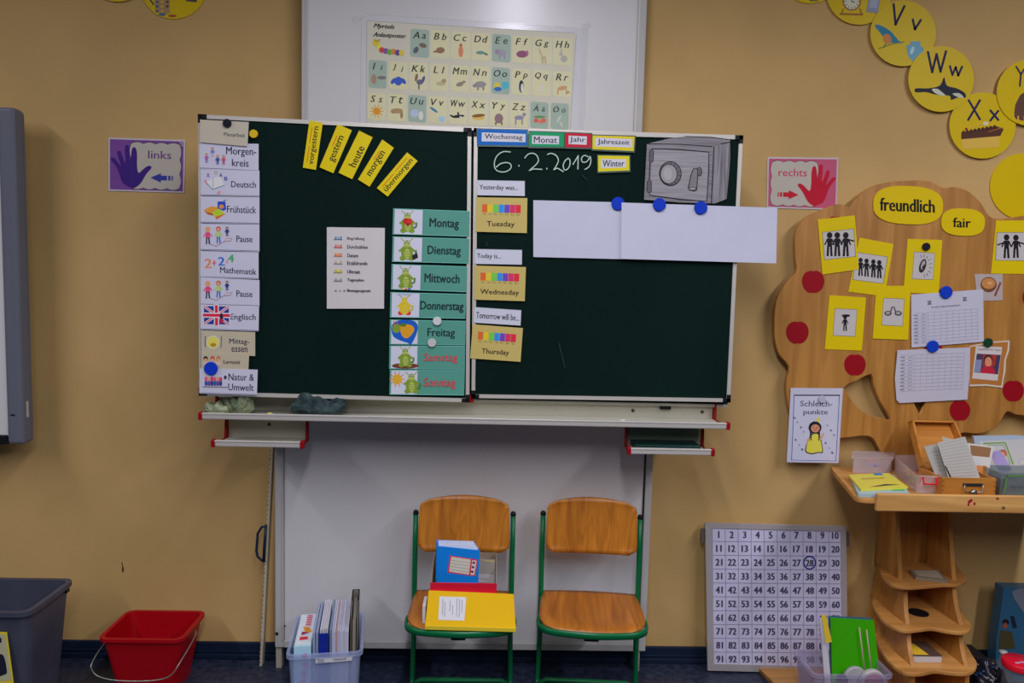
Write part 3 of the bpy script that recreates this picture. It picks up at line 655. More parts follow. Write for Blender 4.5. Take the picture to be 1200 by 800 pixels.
shapes = {
 'Aa': [(-8, 4, 5, 8, (80, 80, 90), .5), (6, -6, 8, 5, (100, 85, 75), .3)], 'Bb': [(0, 2, 9, 7, (125, 95, 75), 0), (-9, 5, 6, 2, (110, 85, 65), 0)], 'Cc': [(0, 2, 5, 13, (180, 110, 80), 0), (0, -12, 3, 3, (150, 70, 50), 0)],
 'Dd': [(-2, 2, 9, 4, (90, 125, 115), 0), (9, 5, 5, 2.5, (80, 110, 100), .4)], 'Ee': [(0, 0, 10, 8, (135, 130, 145), 0), (-9, -3, 5, 6, (125, 120, 135), 0), (-4, 9, 2, 6, (130, 125, 140), 0), (6, 9, 2, 6, (130, 125, 140), 0)],
 'Ff': [(0, 0, 12, 8, (120, 70, 100), 0), (10, -2, 3, 6, (150, 80, 110), 0)], 'Gg': [(2, 6, 6, 5, (165, 150, 120), 0), (-4, -6, 1.8, 12, (165, 150, 120), -.4), (0, 14, 1.5, 5, (150, 140, 115), 0), (6, 14, 1.5, 5, (150, 140, 115), 0)],
 'Hh': [(2, 5, 7, 8, (150, 145, 140), 0), (-4, -5, 4, 4, (155, 150, 145), 0), (-3, -12, 1.5, 6, (150, 145, 140), 0)], 'Ii': [(-8, 0, 6, 11, (140, 115, 100), 0), (8, -3, 9, 4, (100, 100, 100), 0)],
 'Jj': [(0, 2, 8, 10, (50, 75, 160), 0), (-10, 2, 4, 8, (50, 75, 160), .7), (10, 2, 4, 8, (50, 75, 160), -.7)], 'Kk': [(2, 2, 7, 6, (90, 85, 110), 0), (-5, -8, 3, 9, (110, 90, 80), .2), (0, 12, 1.5, 7, (80, 75, 95), 0), (9, -4, 3, 8, (70, 75, 120), .3)],
 'Ll': [(3, 3, 10, 5, (160, 150, 120), 0), (9, -3, 5, 5, (140, 125, 95), 0)], 'Mm': [(0, 2, 8, 5, (120, 110, 100), -.3), (8, -3, 4, 3, (125, 115, 105), 0)], 'Nn': [(0, 0, 12, 7, (125, 120, 125), 0), (-11, 3, 5, 4, (120, 115, 120), 0), (-5, 9, 2, 5, (115, 110, 115), 0), (6, 9, 2, 5, (115, 110, 115), 0)],
 'Oo': [(-8, 2, 7, 9, (190, 170, 60), .3), (-6, 8, 8, 5, (40, 90, 160), 0), (9, 0, 8, 9, (70, 150, 170), 0)], 'Pp': [(0, 0, 5, 14, (35, 40, 60), 0), (1.5, 3, 3, 10, (190, 190, 185), 0)], 'Qq': [(0, 0, 2, 10, (190, 180, 185), .5), (-2, 8, 5, 2, (190, 180, 185), .5)],
 'Rr': [(0, -1, 10, 5, (170, 130, 95), -.2), (-9, 7, 1.5, 7, (160, 125, 90), 0), (8, 7, 1.5, 7, (160, 125, 90), 0), (11, 8, 4, 3, (165, 130, 95), 0)],
 'Ss': [(0, 0, 8, 8, (220, 150, 50), 0)], 'Tt': [(0, -3, 12, 6, (140, 120, 90), 0), (9, 6, 3, 8, (130, 105, 75), 0), (-8, -2, 5, 5, (140, 115, 80), 0)], 'Uu': [(-6, 0, 9, 9, (150, 160, 185), 0), (7, 5, 5, 10, (185, 185, 180), 0)],
 'Vv': [(-8, -10, 10, 3, (60, 110, 140), .6), (8, 10, 7, 7, (150, 175, 200), 0)], 'Ww': [(0, 2, 13, 3.4, (30, 32, 40), -.1), (0, -4, 2, 4, (30, 32, 40), 0), (5, 3, 3, 1.3, (185, 185, 185), 0), (-13, 1, 4, 2, (30, 32, 40), .4)],
 'Xx': [(0, 3, 13, 5, (200, 165, 95), 0), (0, -2, 14, 3.6, (110, 75, 40), -.1)], 'Yy': [(0, 2, 9, 11, (115, 95, 100), 0), (-6, 13, 2, 4, (105, 85, 90), 0), (6, 13, 2, 4, (105, 85, 90), 0)],
 'Zz': [(0, -2, 10, 5, (120, 115, 140), 0), (10, -9, 4, 4, (120, 115, 140), .4), (-7, 7, 1.5, 8, (110, 105, 130), 0), (6, 7, 1.5, 8, (110, 105, 130), 0)],
 'Ää': [(-7, 2, 5, 5, (180, 80, 70), 0), (2, 4, 5, 5, (190, 110, 100), 0), (8, 2, 5, 5, (190, 90, 70), 0), (0, -6, 12, 3, (90, 120, 70), 0)], 'Öö': [(-2, -4, 2.5, 10, (165, 165, 160), .5), (3, 8, 2.2, 7, (165, 165, 160), -.3)]}
def cellquad(row, i):
    if row == 0: x0 = 305+i*102.6; y0 = 101+i*6.6; x1 = x0+94; h = 141-i*.9
    elif row == 1: x0 = 95+i*103; y0 = 257+i*6.1; x1 = x0+91; h = 140-i*1.2
    else: x0 = 90+i*102.2; y0 = 421+i*5.7; x1 = x0+90; h = 136-i*.6
    s = 6*(x1-x0)/100
    return x0, y0, x1, y0+h, s
for row, names in enumerate((row1, row2, row3)):
    for i, nme in enumerate(names):
        c.lay = .0016; x0, y0, x1, y1, s = cellquad(row, i); col = G if nme in ('Aa', 'Ee', 'Ii', 'Oo', 'Uu', 'Ää', 'Öö') else Yc
        r = 8; c.poly([zc(*p) for p in ((x0+r, y0), (x1-r, y0+s), (x1, y0+s+r), (x1-1.5, y1+s-r), (x1-1.5-r, y1+s), (x0+r-2, y1), (x0-2, y1-r), (x0, y0+r))], col)
        mx = (x0+x1)/2; ty = y0+14
        for gl, gx, g0, g1_ in ((nme[0], mx-19, ty, ty+34), (nme[1], mx+19, ty+(2 if nme[1] in 'bdfhklt' else 12), ty+(42 if nme[1] in 'gpqyj' else 36))):
            gb = glyphs(gl, .25)[2]; gw = min(17, max(6, (gb[1]-gb[0])/(gb[3]-gb[2])*(g1_-g0)*.5)); c.tq(gl, [zc(gx-gw, g0), zc(gx+gw, g0+1.5), zc(gx+gw, g1_+1.5), zc(gx-gw, g1_)], (48, 50, 48), shear=.25, bold=.02)
        cx, cy = mx, y0+(y1-y0)*.68+2
        for dx, dy, rx, ry, cc, rot in shapes[nme]:
            p = zc(cx+dx*2.5, cy+dy*2.3); c.ell(p[0], p[1], rx*2.5/4.286, ry*2.3/4.286, cc, rot, 9)
        if nme == 'Ss':
            p = zc(cx, cy)
            for k in range(10): an = k*PI/5; c.line([(p[0]+4*math.cos(an), p[1]+4*math.sin(an)), (p[0]+7.6*math.cos(an), p[1]+7.6*math.sin(an))], .9, (215, 150, 60))
c.tq('Myrtels', [zc(122, 74), zc(226, 82), zc(222, 110), zc(118, 102)], (40, 40, 42), shear=.3, bold=.03)
c.tq('Anlautposter', [zc(120, 118), zc(285, 128), zc(281, 156), zc(116, 146)], (40, 40, 42), shear=.3, bold=.03)
for k, col in enumerate(((205, 180, 60), (195, 190, 90), (170, 60, 60), (110, 70, 130), (90, 140, 60), (200, 120, 60), (80, 60, 120), (190, 170, 60))):
    p = zc((132, 148, 160, 180, 200, 220, 240, 260)[k], (172, 195, 208, 213, 218, 216, 221, 222)[k]); c.ell(p[0], p[1], (4.2 if k == 0 else 3.2), (4.4 if k == 0 else 3.4), col)
for x in (122, 152): c.line([zc(132, 165), zc(x, 156)], .6, (120, 60, 50))
c.done()
b = B(); b.poly([(428, 14.5), (690, 33), (684, 170), (420, 160)], YU+.005, M_LAMI, .0005)
b.build('clear_film', c.root, recalc=False)
for k, (x, y) in enumerate(((417, 19), (686, 27))):
    b = B(); b.poly([(x-5, y+1), (x+4, y-4), (x+8, y+2), (x-1, y+7)], YU+.005, M_LAMI, .006)
    b.build('tape_piece', label='clear tape at the upper %s corner of the alphabet poster' % ('left', 'right')[k], category='tape')

# ================================================================== HAND SIGNS
def sign(nm_, word, lab, tf, outer, inner_col, hand_col, ar):
    c = Card(nm_, lab, 'sign', outer, 0.0, (165, 155, 165), rough=.2, front=.003)
    c.rect(.02, .03, .98, .97, inner_col)
    blob = []
    x0, y0, x1, y1 = .30, .10, .93, .92
    def P_(u, v): return c.st(u if tf else 1-u, v)
    n = 0
    segs = [((x0, y0), (x1, y0), 4), ((x1, y0), (x1, y1), 3), ((x1, y1), (x0, y1), 4), ((x0, y1), (x0, y0), 3)]
    cxm, cym = (x0+x1)/2, (y0+y1)/2
    for (ax, ay), (bx, by), k in segs:
        for j in range(k*6):
            t_ = j/(k*6); s_ = abs(math.sin(t_*k*PI)); ux, uy = ax+(bx-ax)*t_, ay+(by-ay)*t_
            nx, ny = (0, -1) if ay == by == y0 else (0, 1) if ay == by else (1, 0) if ax == x1 else (-1, 0)
            blob.append((ux+nx*.022*s_, uy+ny*.032*s_))
    c.poly([P_(cxm+(u-cxm)*1.02, cym+(v-cym)*1.03) for u, v in blob], tuple(int(v*.6) for v in inner_col)); c.poly([P_(*p) for p in blob], (158, 150, 145))
    hand = [(.30, .93), (.2, .86), (.16, .76), (.13, .62), (.08, .5), (.035, .43), (.03, .39), (.055, .37), (.09, .4), (.13, .47), (.165, .53), (.14, .42), (.115, .29), (.13, .245), (.16, .255), (.18, .33), (.215, .46), (.225, .42), (.215, .28), (.22, .15), (.245, .13), (.27, .16), (.275, .3), (.285, .41), (.295, .35), (.305, .22), (.33, .165), (.36, .19), (.375, .3), (.375, .48), (.385, .62), (.41, .64), (.46, .57), (.52, .51), (.56, .52), (.56, .56), (.5, .66), (.46, .76), (.42, .85), (.36, .92)]
    c.poly([P_(*p) for p in spl(hand, 3)], hand_col)
    ay = .73
    c.poly([P_(.55, ay), P_(.69, ay-.09), P_(.69, ay-.045), P_(.77, ay-.045), P_(.77, ay+.045), P_(.69, ay+.045), P_(.69, ay+.09)], ar)
    c.poly([P_(.785, ay-.045), P_(.815, ay-.045), P_(.815, ay+.045), P_(.785, ay+.045)], ar); c.poly([P_(.83, ay-.045), P_(.848, ay-.045), P_(.848, ay+.045), P_(.83, ay+.045)], ar)
    if tf: c.t(word, .52, .22, .82, .37, (90, 48, 110))
    else: c.t(word, .16, .22, .56, .37, (165, 50, 80))
    c.done()
sign('direction_sign', 'links', 'purple sign reading links with a left hand and arrow', True, [(127, 161), (217, 164), (216, 226), (127, 223.5)], (98, 56, 128), (50, 22, 105), (42, 48, 130))
sign('direction_sign', 'rechts', 'pink sign reading rechts with a red right hand and arrow', False, [(899.5, 184), (982.5, 184.8), (980.6, 246), (898.5, 243.5)], (160, 70, 100), (158, 16, 40), (160, 24, 38))
b = B(); b.poly([(208, 163), (216, 164), (217.5, 171), (213, 172)], 0.0, M_LAMI, .0036)
b.build('tape_piece', label='clear tape over the upper right corner of the purple sign', category='tape')

# ================================================================== LETTER DISCS
DY = (176, 150, 0)
def disc(cx, cy, r, lay, lab, fn=None):
    front = .004+lay*.004; b = B(); ctr = W(cx, cy, 0, front); R = r*3.0/FPX
    n = 48; pts = [(cx+r*math.cos(2*PI*j/n), cy+r*1.0*math.sin(2*PI*j/n)) for j in range(n)]
    c = Card('letter_disc', lab, 'letter disc', [(cx-r, cy-r), (cx+r, cy-r), (cx+r, cy+r), (cx-r, cy+r)], 0.0, DY, 'yellow letter discs', th=.003, front=front, shape=pts, rough=.45)
    if fn: fn(c, cx, cy)
    c.done()
N = (30, 24, 62); D = lambda x, y: (900+x/3.077, y/3.077)
def dV(c, x, y):
    for p in ([D(453, 15), D(460, 88), D(492, 22)], [D(522, 70), D(530, 105), D(551, 72)]): c.line(p, 2.7, N)
    c.poly(spl([D(385, 92), D(400, 90), D(420, 98), D(445, 115), D(470, 145), D(485, 155), D(460, 155), D(425, 150), D(410, 125)], 3), (40, 105, 130)); c.ell(*D(430, 140), 5, 6, (170, 110, 60), -.5); c.line([D(400, 175), D(440, 160), D(490, 150)], 1.2, (90, 110, 60))
    c.line([D(425, 155), D(418, 172)], .8, (80, 60, 50)); c.ell(*D(398, 98), 3, 3, (60, 100, 150)); c.poly(spl([D(500, 165), D(515, 160), D(515, 150), D(550, 150), D(548, 162), D(562, 178), D(548, 205), D(530, 222), D(508, 205)], 3), (95, 140, 165)); c.ell(*D(520, 182), 2, 5, (165, 190, 200), .3)
def dW(c, x, y):
    c.line([D(577, 188), D(592, 260), D(608, 195), D(622, 258), D(642, 185)], 2.7, N); c.line([D(656, 238), D(665, 270), D(677, 242), D(686, 272), D(700, 240)], 2.4, N)
    c.poly(spl([D(530, 320), D(545, 318), D(580, 318), D(620, 308), D(635, 278), D(645, 308), D(680, 318), D(710, 335), D(712, 352), D(690, 350), D(660, 360), D(655, 345), D(610, 342), D(570, 332), D(540, 333), D(530, 330)], 3), (28, 30, 44))
    c.poly(spl([D(590, 322), D(610, 320), D(625, 330), D(640, 345), D(610, 340)], 3), (170, 170, 160)); c.poly(spl([D(665, 338), D(690, 336), D(706, 352), D(685, 350)], 3), (165, 165, 155))
def dX(c, x, y):
    for p in ([D(724, 362), D(764, 430)], [D(764, 362), D(722, 432)], [D(802, 398), D(830, 432)], [D(830, 400), D(802, 434)]): c.line(p, 2.6, N)
    c.poly([D(697, 492), D(835, 465), D(835, 530), D(700, 538)], (196, 160, 70)); c.poly([D(697, 478), D(825, 455), D(850, 465), D(838, 490), D(697, 502)], (70, 42, 30))
    for k in range(9): c.ell(*D(705+k*14, 478-k*2.5), 2, 2.4, (60, 34, 26))
    c.line([D(715, 465), D(800, 440)], 1, (190, 150, 60)); c.ell(*D(715, 465), 1.6, 1.6, (130, 40, 30)); c.ell(*D(785, 445), 3.5, 2.4, (190, 180, 150)); c.line([D(795, 475), D(845, 460)], 1, (140, 80, 40))
def dY(c, x, y):
    c.line([D(895, 240), D(912, 268), D(930, 240)], 2, N); c.line([D(912, 268), D(908, 310)], 2, N); c.line([D(940, 275), D(950, 290), D(962, 275)], 1.6, N)
    c.poly(spl([D(900, 360), D(920, 335), D(960, 345), D(970, 400), D(960, 430), D(895, 430), D(890, 390)], 3), (80, 55, 45))
    for k in (902, 925, 955): c.line([D(k, 420), D(k, 438)], 2, (190, 140, 50))
def dU(c, x, y):
    c.ell(*D(302, 5), 11, 11, (130, 90, 55), n=24); c.ell(*D(302, 5), 9, 9.4, (180, 176, 160), n=24)
    for k in range(12): an = k*PI/6; p = D(302, 5); c.line([(p[0]+6.6*math.cos(an), p[1]+6.8*math.sin(an)), (p[0]+8.2*math.cos(an), p[1]+8.6*math.sin(an))], .7, N)
    c.line([D(302, 5), D(302, -12)], .8, N); c.line([D(302, 5), D(312, 8)], .8, N); c.line([D(262, 50), D(340, 52)], 2.2, (130, 90, 40)); c.line([D(272, 32), D(265, 50)], 1.4, (130, 90, 40)); c.line([D(332, 32), D(338, 50)], 1.4, (130, 90, 40))
    c.poly([D(365, -10), D(405, -5), D(395, 48), D(355, 42)], (120, 125, 150)); c.poly([D(370, -5), D(398, 0), D(392, 30), D(366, 26)], (140, 145, 170))
disc(950, -34.5, 38.5, 0, 'yellow disc cut off by the top frame edge, left of the clock disc', lambda c, x, y: c.line([(949, 0.5), (958, 1)], 1.5, (90, 80, 60)))
disc(1007, -9.5, 38.5, 1, 'yellow letter disc with an alarm clock and a box', dU)
disc(1058.5, 39, 38.5, 2, 'yellow letter disc V v with a blue bird and a vase', dV)
disc(1103, 92.5, 38.5, 3, 'yellow letter disc W w with an orca', dW)
disc(1151.5, 147, 38.8, 2, 'yellow letter disc X x with a striped wooden instrument', dX)
disc(1207, 108.5, 38.8, 3, 'yellow letter disc Y y with a brown yak', dY)
disc(1199, 218.5, 38.8, 0, 'plain yellow disc at the right above the wooden tree')
def dA(c, x, y):
    c.poly([(181, -4), (199, -2), (199, 15), (190, 19), (182, 12)], (140, 115, 80)); 
    for k in range(8): c.ell(184+(k % 3)*6, 2+(k//3)*5.5, 1.8, 1.6, ((60, 80, 120), (190, 150, 60), (90, 60, 50))[k % 3], n=8)
    c.ell(202, 18.5, 5, 1.6, (140, 70, 40)); c.ell(190, 17, 4, 1.6, (60, 90, 120)); c.line([(176, 0), (180, 5)], 1.4, N); c.poly([(213, -3), (232, -3), (230, 2.5), (219, 1.5)], (70, 50, 60))
disc(138, -36.5, 38.5, 1, 'yellow disc barely showing at the top left frame edge')
disc(203.5, -16.5, 38.8, 0, 'yellow disc with a patterned picture above the purple sign', dA)

# ================================================================== LEFT WALL BOARD
YI = -.16
t = thing('wall_board', 'grey framed whiteboard cut off at the left edge of the picture', 'whiteboard', W(0, 520, YI))
xR = W(22, 320, YI).x; zT = W(10, 125, YI).z; zB = W(10, 521, YI).z; gm = mat((82, 84, 98), .4)
b = B(); b.box((xR-1.5, YI+.01, zB+.03), (xR-.05, YI+.04, zT-.03), M_WHITE); b.build('panel', t)
b = B()
o1 = rrect(xR-1.6, xR, zB, zT, .02, 4)
b.hexa([Vector((x, -.1, z)) for x, z in o1], [Vector((x, -.11, z)) for x, z in o1], gm); b.build('back_shell', t)
b = B(); b.box((xR-.062, YI, zB), (xR, -.1, zT), gm, .014, 3); b.box((xR-.004, YI+.02, zB+.1), (xR+.003, YI+.03, zB+.16), M_ALU); b.build('side_frame', t)
b = B(); b.box((xR-1.6, YI, zB+.0), (xR-.062, YI+.055, zB+.035), M_BLACK, .004); b.build('bottom_frame', t)
b = B(); b.box((xR-1.6, YI, zT-.035), (xR-.062, YI+.055, zT), gm, .004); b.build('top_frame', t)
b = B(); b.box((xR-1.2, -.1, zB+.3), (xR-.35, 0, zT-.3), M_BLACK); b.build('wall_bracket', t)
b = B(); p = W(15, 486, YI); b.box((p.x-.008, YI-.002, p.z-.002), (p.x+.008, YI+.002, p.z+.002), M_BLACK); b.build('slot', t)

# ================================================================== CHAIRS
def make_chair(label):
    t = thing('school_chair', label, 'chair', (0, 0, 0), 'wooden school chairs with green frames')
    # seat: grid surface with rounded front corners
    def sheet(outline_fn, zf_, nu, nv, th, m, name):
        b = B(); top = []; k = b.mi(m)
        for i in range(nu+1):
            top.append([outline_fn(i/nu, j/nv) for j in range(nv+1)])
        A = [[b.bm.verts.new(p) for p, nrm in r] for r in top]; Bk = [[b.bm.verts.new(p-nrm*th) for p, nrm in r] for r in top]
        def q(*v): f = b.bm.faces.new(v); f.material_index = k; f.smooth = True
        for i in range(nu):
            for j in range(nv): q(A[i][j], A[i+1][j], A[i+1][j+1], A[i][j+1]); q(Bk[i][j], Bk[i][j+1], Bk[i+1][j+1], Bk[i+1][j])
        ke = b.mi(M_SEATEDGE)
        def e(*v): f = b.bm.faces.new(v); f.material_index = ke
        for i in range(nu): e(A[i][0], Bk[i][0], Bk[i+1][0], A[i+1][0]); e(A[i][nv], A[i+1][nv], Bk[i+1][nv], Bk[i][nv])
        for j in range(nv): e(A[0][j], A[0][j+1], Bk[0][j+1], Bk[0][j]); e(A[nu][j], Bk[nu][j], Bk[nu][j+1], A[nu][j+1])
        return b.build(name, t, local=True)
    def seat(u, v):
        y = .155 - .303*v; s = u*2-1
        hw = .171+.012*math.sin(v*PI*.8)
        if v > .72: k = (v-.72)/.28; hw -= .055*(1-math.sqrt(max(0, 1-k*k)))**1.1
        yy = y + .012*(1-s*s) * (1 if v < .5 else 0)*(1-2*v) - (.012*(1-s*s) if v > .5 else 0)*(2*v-1)
        z = .383 - .010*math.sin(PI*v)*(1-s*s) + .003*v - .012*max(0, (v-.85)/.15)**2
        return Vector((s*hw, yy, z)), Vector((0, 0, 1))
    sheet(seat, 0, 16, 14, .007, M_SEAT, 'seat')
    def back(u, v):
        s = u*2-1; hw = .168-.004*v
        a = abs(v*2-1); ed = max(0, (a-.62)/.38); hw -= .030*(1-math.sqrt(max(0, 1-ed*ed)))**1.2
        z = .548 + .185*v + (.010*(1-s*s) if v > .5 else -.008*(1-s*s))*abs(2*v-1)
        y = .118 + .030*(1-s*s) + .03*(v-.2)
        return Vector((s*hw, y, z)), Vector((0, -1, .1))
    sheet(back, 0, 16, 12, -.010, M_BEECH, 'backrest')
    for sg in (-1, 1):
        x = sg*.180
        b = B(); b.tube([(x, .158, .674), (x, .148, .55), (x, .140, .4), (x, .140, .2), (x+sg*.004, .145, .05), (x+sg*.004, .12, .016), (x+sg*.004, .08, .012), (x+sg*.004, -.25, .012)], .0095, M_CHAIRG, 12); b.build('side_frame', t, local=True)
        b = B(); b.lathe((x, .158, .672), [(.0105, 0), (.0105, .008), (.007, .014), (.001, .015)], M_BLACK, 12); b.build('tube_cap', t, local=True)
        for z, yy in ((.595, .126), (.69, .140)):
            b = B(); b.lathe((sg*.155, yy-.0005, z), [(.0045, 0), (.0042, .002), (.001, .003)], mat((175, 160, 110), .3, .6), 10, 'y'); b.build('rivet', t, local=True)
    # support band under the seat
    b = B(); ring = []
    path = [(-.178, .145), (-.176, .0), (-.187, -.06), (-.179, -.11), (-.150, -.139), (-.10, -.153), (0, -.162), (.10, -.153), (.150, -.139), (.179, -.11), (.187, -.06), (.176, .0), (.178, .145)]
    path = spl(path, 4, False); cs = [(-.003, .005), (.004, .005), (.006, -.003), (.005, -.016), (-.003, -.018), (-.005, -.006)]
    rings = []
    for i, p in enumerate(path):
        a = Vector(path[max(i-1, 0)]); c_ = Vector(path[min(i+1, len(path)-1)]); d = (c_-a).normalized(); nn = Vector((d.y, -d.x))
        rings.append([Vector((p[0]+nn.x*u, p[1]+nn.y*u, .3705+v)) for u, v in cs])
    b.loops(rings, M_CHAIRG, True, True); b.build('seat_frame', t, local=True)
    b = B(); b.box((-.03, -.15, .338), (.02, -.10, .352), M_BLACK, .004); b.build('stack_pad', t, local=True)
    b = B(); b.tube([(-.184, .13, .03), (-.15, .135, .045), (.15, .135, .045), (.184, .13, .03)], .009, M_CHAIRG, 10); b.build('crossbar', t, local=True)
    return t
def copy_tree(o, parent=None):
    c_ = o.copy(); C.objects.link(c_); c_.parent = parent
    for ch in list(o.children): copy_tree(ch, c_)
    return c_
ch = make_chair('green framed wooden school chair, left, holding notebooks and a yellow binder')
p = W(544, 620, -.235); ch.location = (p.x, -.375, 0)
ch2 = copy_tree(ch); p2 = W(694, 620, -.235); ch2.location = (p2.x-.014, -.375, 0); ch2.rotation_euler = (0, 0, -math.radians(4.5)); ch2['label'] = 'empty green framed wooden school chair, right of the one with the binder'
CX = p.x
# things on the left chair
SZ = .385
b = B(); RD = mat((170, 20, 45), .4)
t = thing('file_box', 'red fronted open cardboard file box standing on the left chair', 'box', (CX, -.35, SZ))
bx0, bx1 = W(504, 690, -.44).x, W(582, 690, -.44).x
b = B(); b.box((bx0, -.44, SZ), (bx1, -.436, W(540, 683, -.44).z), RD, .001); b.build('front_panel', t)
cbm = ramp_mat('cardboard', (110, 95, 82), (128, 112, 98), 12, rough=.9); ztc = W(545, 647, -.28).z
for x in (bx0+.002, bx1-.004):
    b = B(); q = [(-.436, SZ), (-.436, W(540, 683, -.44).z-.005), (-.33, ztc), (-.28, ztc), (-.28, SZ)]
    b.hexa([Vector((x, y, z)) for y, z in q], [Vector((x+.003, y, z)) for y, z in q], cbm); b.build('side_panel', t)
b = B(); b.box((bx0+.002, -.283, SZ), (bx1-.001, -.28, ztc), cbm); b.build('back_panel', t)
BL_ = (12, 105, 190)
for k in range(5):
    y = -.395+.012*k; P = (y-.05*0, 0, 0); t0 = .0
    q = [[(511.5, 633.5), (556, 633), (561.5, 639.5), (557, 683)], ][0]
    qq = [(512-k*.2, 640-k*1.8), (562.5-k*1.6, 645-k*2.6), (560-k, 690), (510.5, 688)]
    c = Card('exercise_book', 'blue exercise book with a red edged name label, frontmost in the box' if k == 0 else 'blue exercise book behind the front one, %s from the front' % ('', 'second', 'third', 'fourth', 'last')[k], 'notebook', qq, y, BL_, 'blue exercise books on the left chair', th=.006, front=0)
    if k == 0:
        lx = lambda x, y_: (490+x/6.15, 620+y_/6.15)
        c.poly([lx(228, 188), lx(430, 218), lx(412, 338), lx(212, 312)], (200, 40, 70)); c.poly([lx(238, 197), lx(380, 217), lx(366, 326), lx(222, 304)], (175, 172, 165)); c.poly([lx(390, 222), lx(422, 226), lx(405, 330), lx(377, 327)], (180, 170, 170))
        for m_ in range(4): c.line([lx(236-m_*3, 222+m_*22), lx(374-m_*3, 242+m_*22)], .5, (130, 130, 130))
        for m_ in range(3): c.poly([lx(395-m_*6, 232+m_*32), lx(412-m_*6, 236+m_*32), lx(408-m_*6, 250+m_*32), lx(391-m_*6, 246+m_*32)], (60, 40, 50))
    c.done()
    if k < 4:
        qq2 = [(514-k*.2, 638-k*1.6), (560-k*1.6, 641.5-k*2.4), (558-k, 684), (512, 682)]
        b = B(); f_ = [W(x, yy, y+.0065) for x, yy in qq2]; b.hexa(f_, [v+Vector((0, .004, 0)) for v in f_], mat((176, 176, 190))); b.build('pages', c.root)
c = Card('worksheet', 'grey and white printed sheet beside the blue exercise books', 'sheet', [(558, 655), (580, 656), (580, 690), (558, 689)], -.365, (128, 122, 120), th=.004, front=0)
c.rect(.05, .5, .95, .98, (150, 146, 150)); c.rect(.4, .02, .98, .06, (165, 150, 90)); c.line([c.st(.1, .66), c.st(.6, .67)], .5, (90, 88, 90)); c.line([c.st(.1, .8), c.st(.8, .82)], .5, (90, 88, 90)); c.done()
# yellow binder, tilted
yt_, zt_ = -.455, W(550, 694, -.455).z; yb_, zb_ = -.534, SZ+.006
sl = (yt_-yb_)/(zt_-zb_); PY = (yt_-sl*zt_, sl, 0)
YB2 = (192, 150, 2)
qy = [(502.5, 691.5), (601.8, 695.8), (604.6, 737.5), (498, 734.5)]
b = B(); f_ = [W(x, y, PY) for x, y in qy]; nrm = Vector((0, .022, -.018)); b.hexa(f_, [v+nrm for v in f_], mat(YB2, .7))
bd = b.build('ring_binder', label='yellow binder with white label propped across the left chair', category='binder')
b = B(); e0 = [W(x, y, PY) for x, y in ((498, 734.5), (604.6, 737.5))]
q = [e0[0]+Vector((0, -.001, .004)), e0[1]+Vector((0, -.001, .004)), e0[1]+Vector((0, -.001, -.008)), e0[0]+Vector((0, -.001, -.008))]
b.hexa(q, [v+Vector((0, .02, 0)) for v in q], mat((205, 180, 50), .35)); b.build('spine', bd)
b = B(); b.poly([(515, 698.5), (546.5, 699.5), (544, 727), (513.5, 726)], PY, mat((172, 170, 180)), .0012)
b.build('paper_label', bd, recalc=False)
b = B(); gk = mat((110, 112, 125))
for k, (x, y0, y1) in enumerate(((518.5, 702, 720), (521, 705, 722), (527, 704, 716), (530, 709, 720), (535, 701, 722), (538, 702, 723), (541, 703, 718))): b.line([(x+.6, y0), (x, y1)], .7, PY, gk, .002)
b.build('lettering', bd, recalc=False)
b = B(); b.box((W(495, 715, -.5).x, -.50, SZ), (W(498.5, 715, -.5).x, -.42, SZ+.06), mat((170, 165, 175))); b.build('white_booklet', label='thin white booklet edge showing left of the yellow binder', category='booklet')

# ================================================================== RULER
t = thing('board_ruler', 'long cream board ruler leaning beside the white panel', 'ruler', WZ(305, 781, 0))
pb = WZ(305.5, 780, .0); pt = W(318.5, 520, -.05); rm = mat((150, 142, 128), .5)
d = (pt-pb); pt = pb + d*1.22
b = B(); s1 = Vector((.0052, 0, 0)); s2 = Vector((0, .03, 0)); q = [pb-s1, pb+s1, pb+s1+s2, pb-s1+s2]
b.hexa(q, [v+(pt-pb) for v in q], rm); rl = b.build('blade', t)
b = B()
for k in range(60):
    o_ = pb+(pt-pb)*(k/60+.01); b.box((o_.x-.0055, o_.y-.0006, o_.z), (o_.x-.0026, o_.y+.0004, o_.z+(.004 if k % 5 else .009)), mat((70, 62, 55)))
b.build('graduation', t)
b = B(); hp = lambda x, y: W(x, y, -.085)
hpts = [hp(311, 617), hp(307, 617), hp(302, 625), hp(300.5, 645), hp(302, 652), hp(307, 656.5), hp(310, 656)]
b.tube(hpts, .005, mat((22, 34, 52), .35), 8); b.tube([hp(311.5, 615), hp(309, 658)], .006, mat((22, 34, 52), .35), 8); b.build('handle', t)

# ================================================================== TUBS
def tub(b, x0, x1, y0, y1, z0, z1, tx, ty, r, wall, rim, m, rimh=.012):
    def ring(g, z, e): 
        return [Vector((x, y, z)) for x, y in rrect(x0+tx*g-e, x1-tx*g+e, y0+ty*g-e, y1-ty*g+e, max(.003, r+e*.5), 4)]
    R = [ring(1, z0, 0), ring(0, z1-rimh, 0), ring(0, z1-rimh, rim), ring(0, z1, rim), ring(0, z1, -wall), ring(1, z0+wall, -wall)]
    b.loops(R, m, True, False)
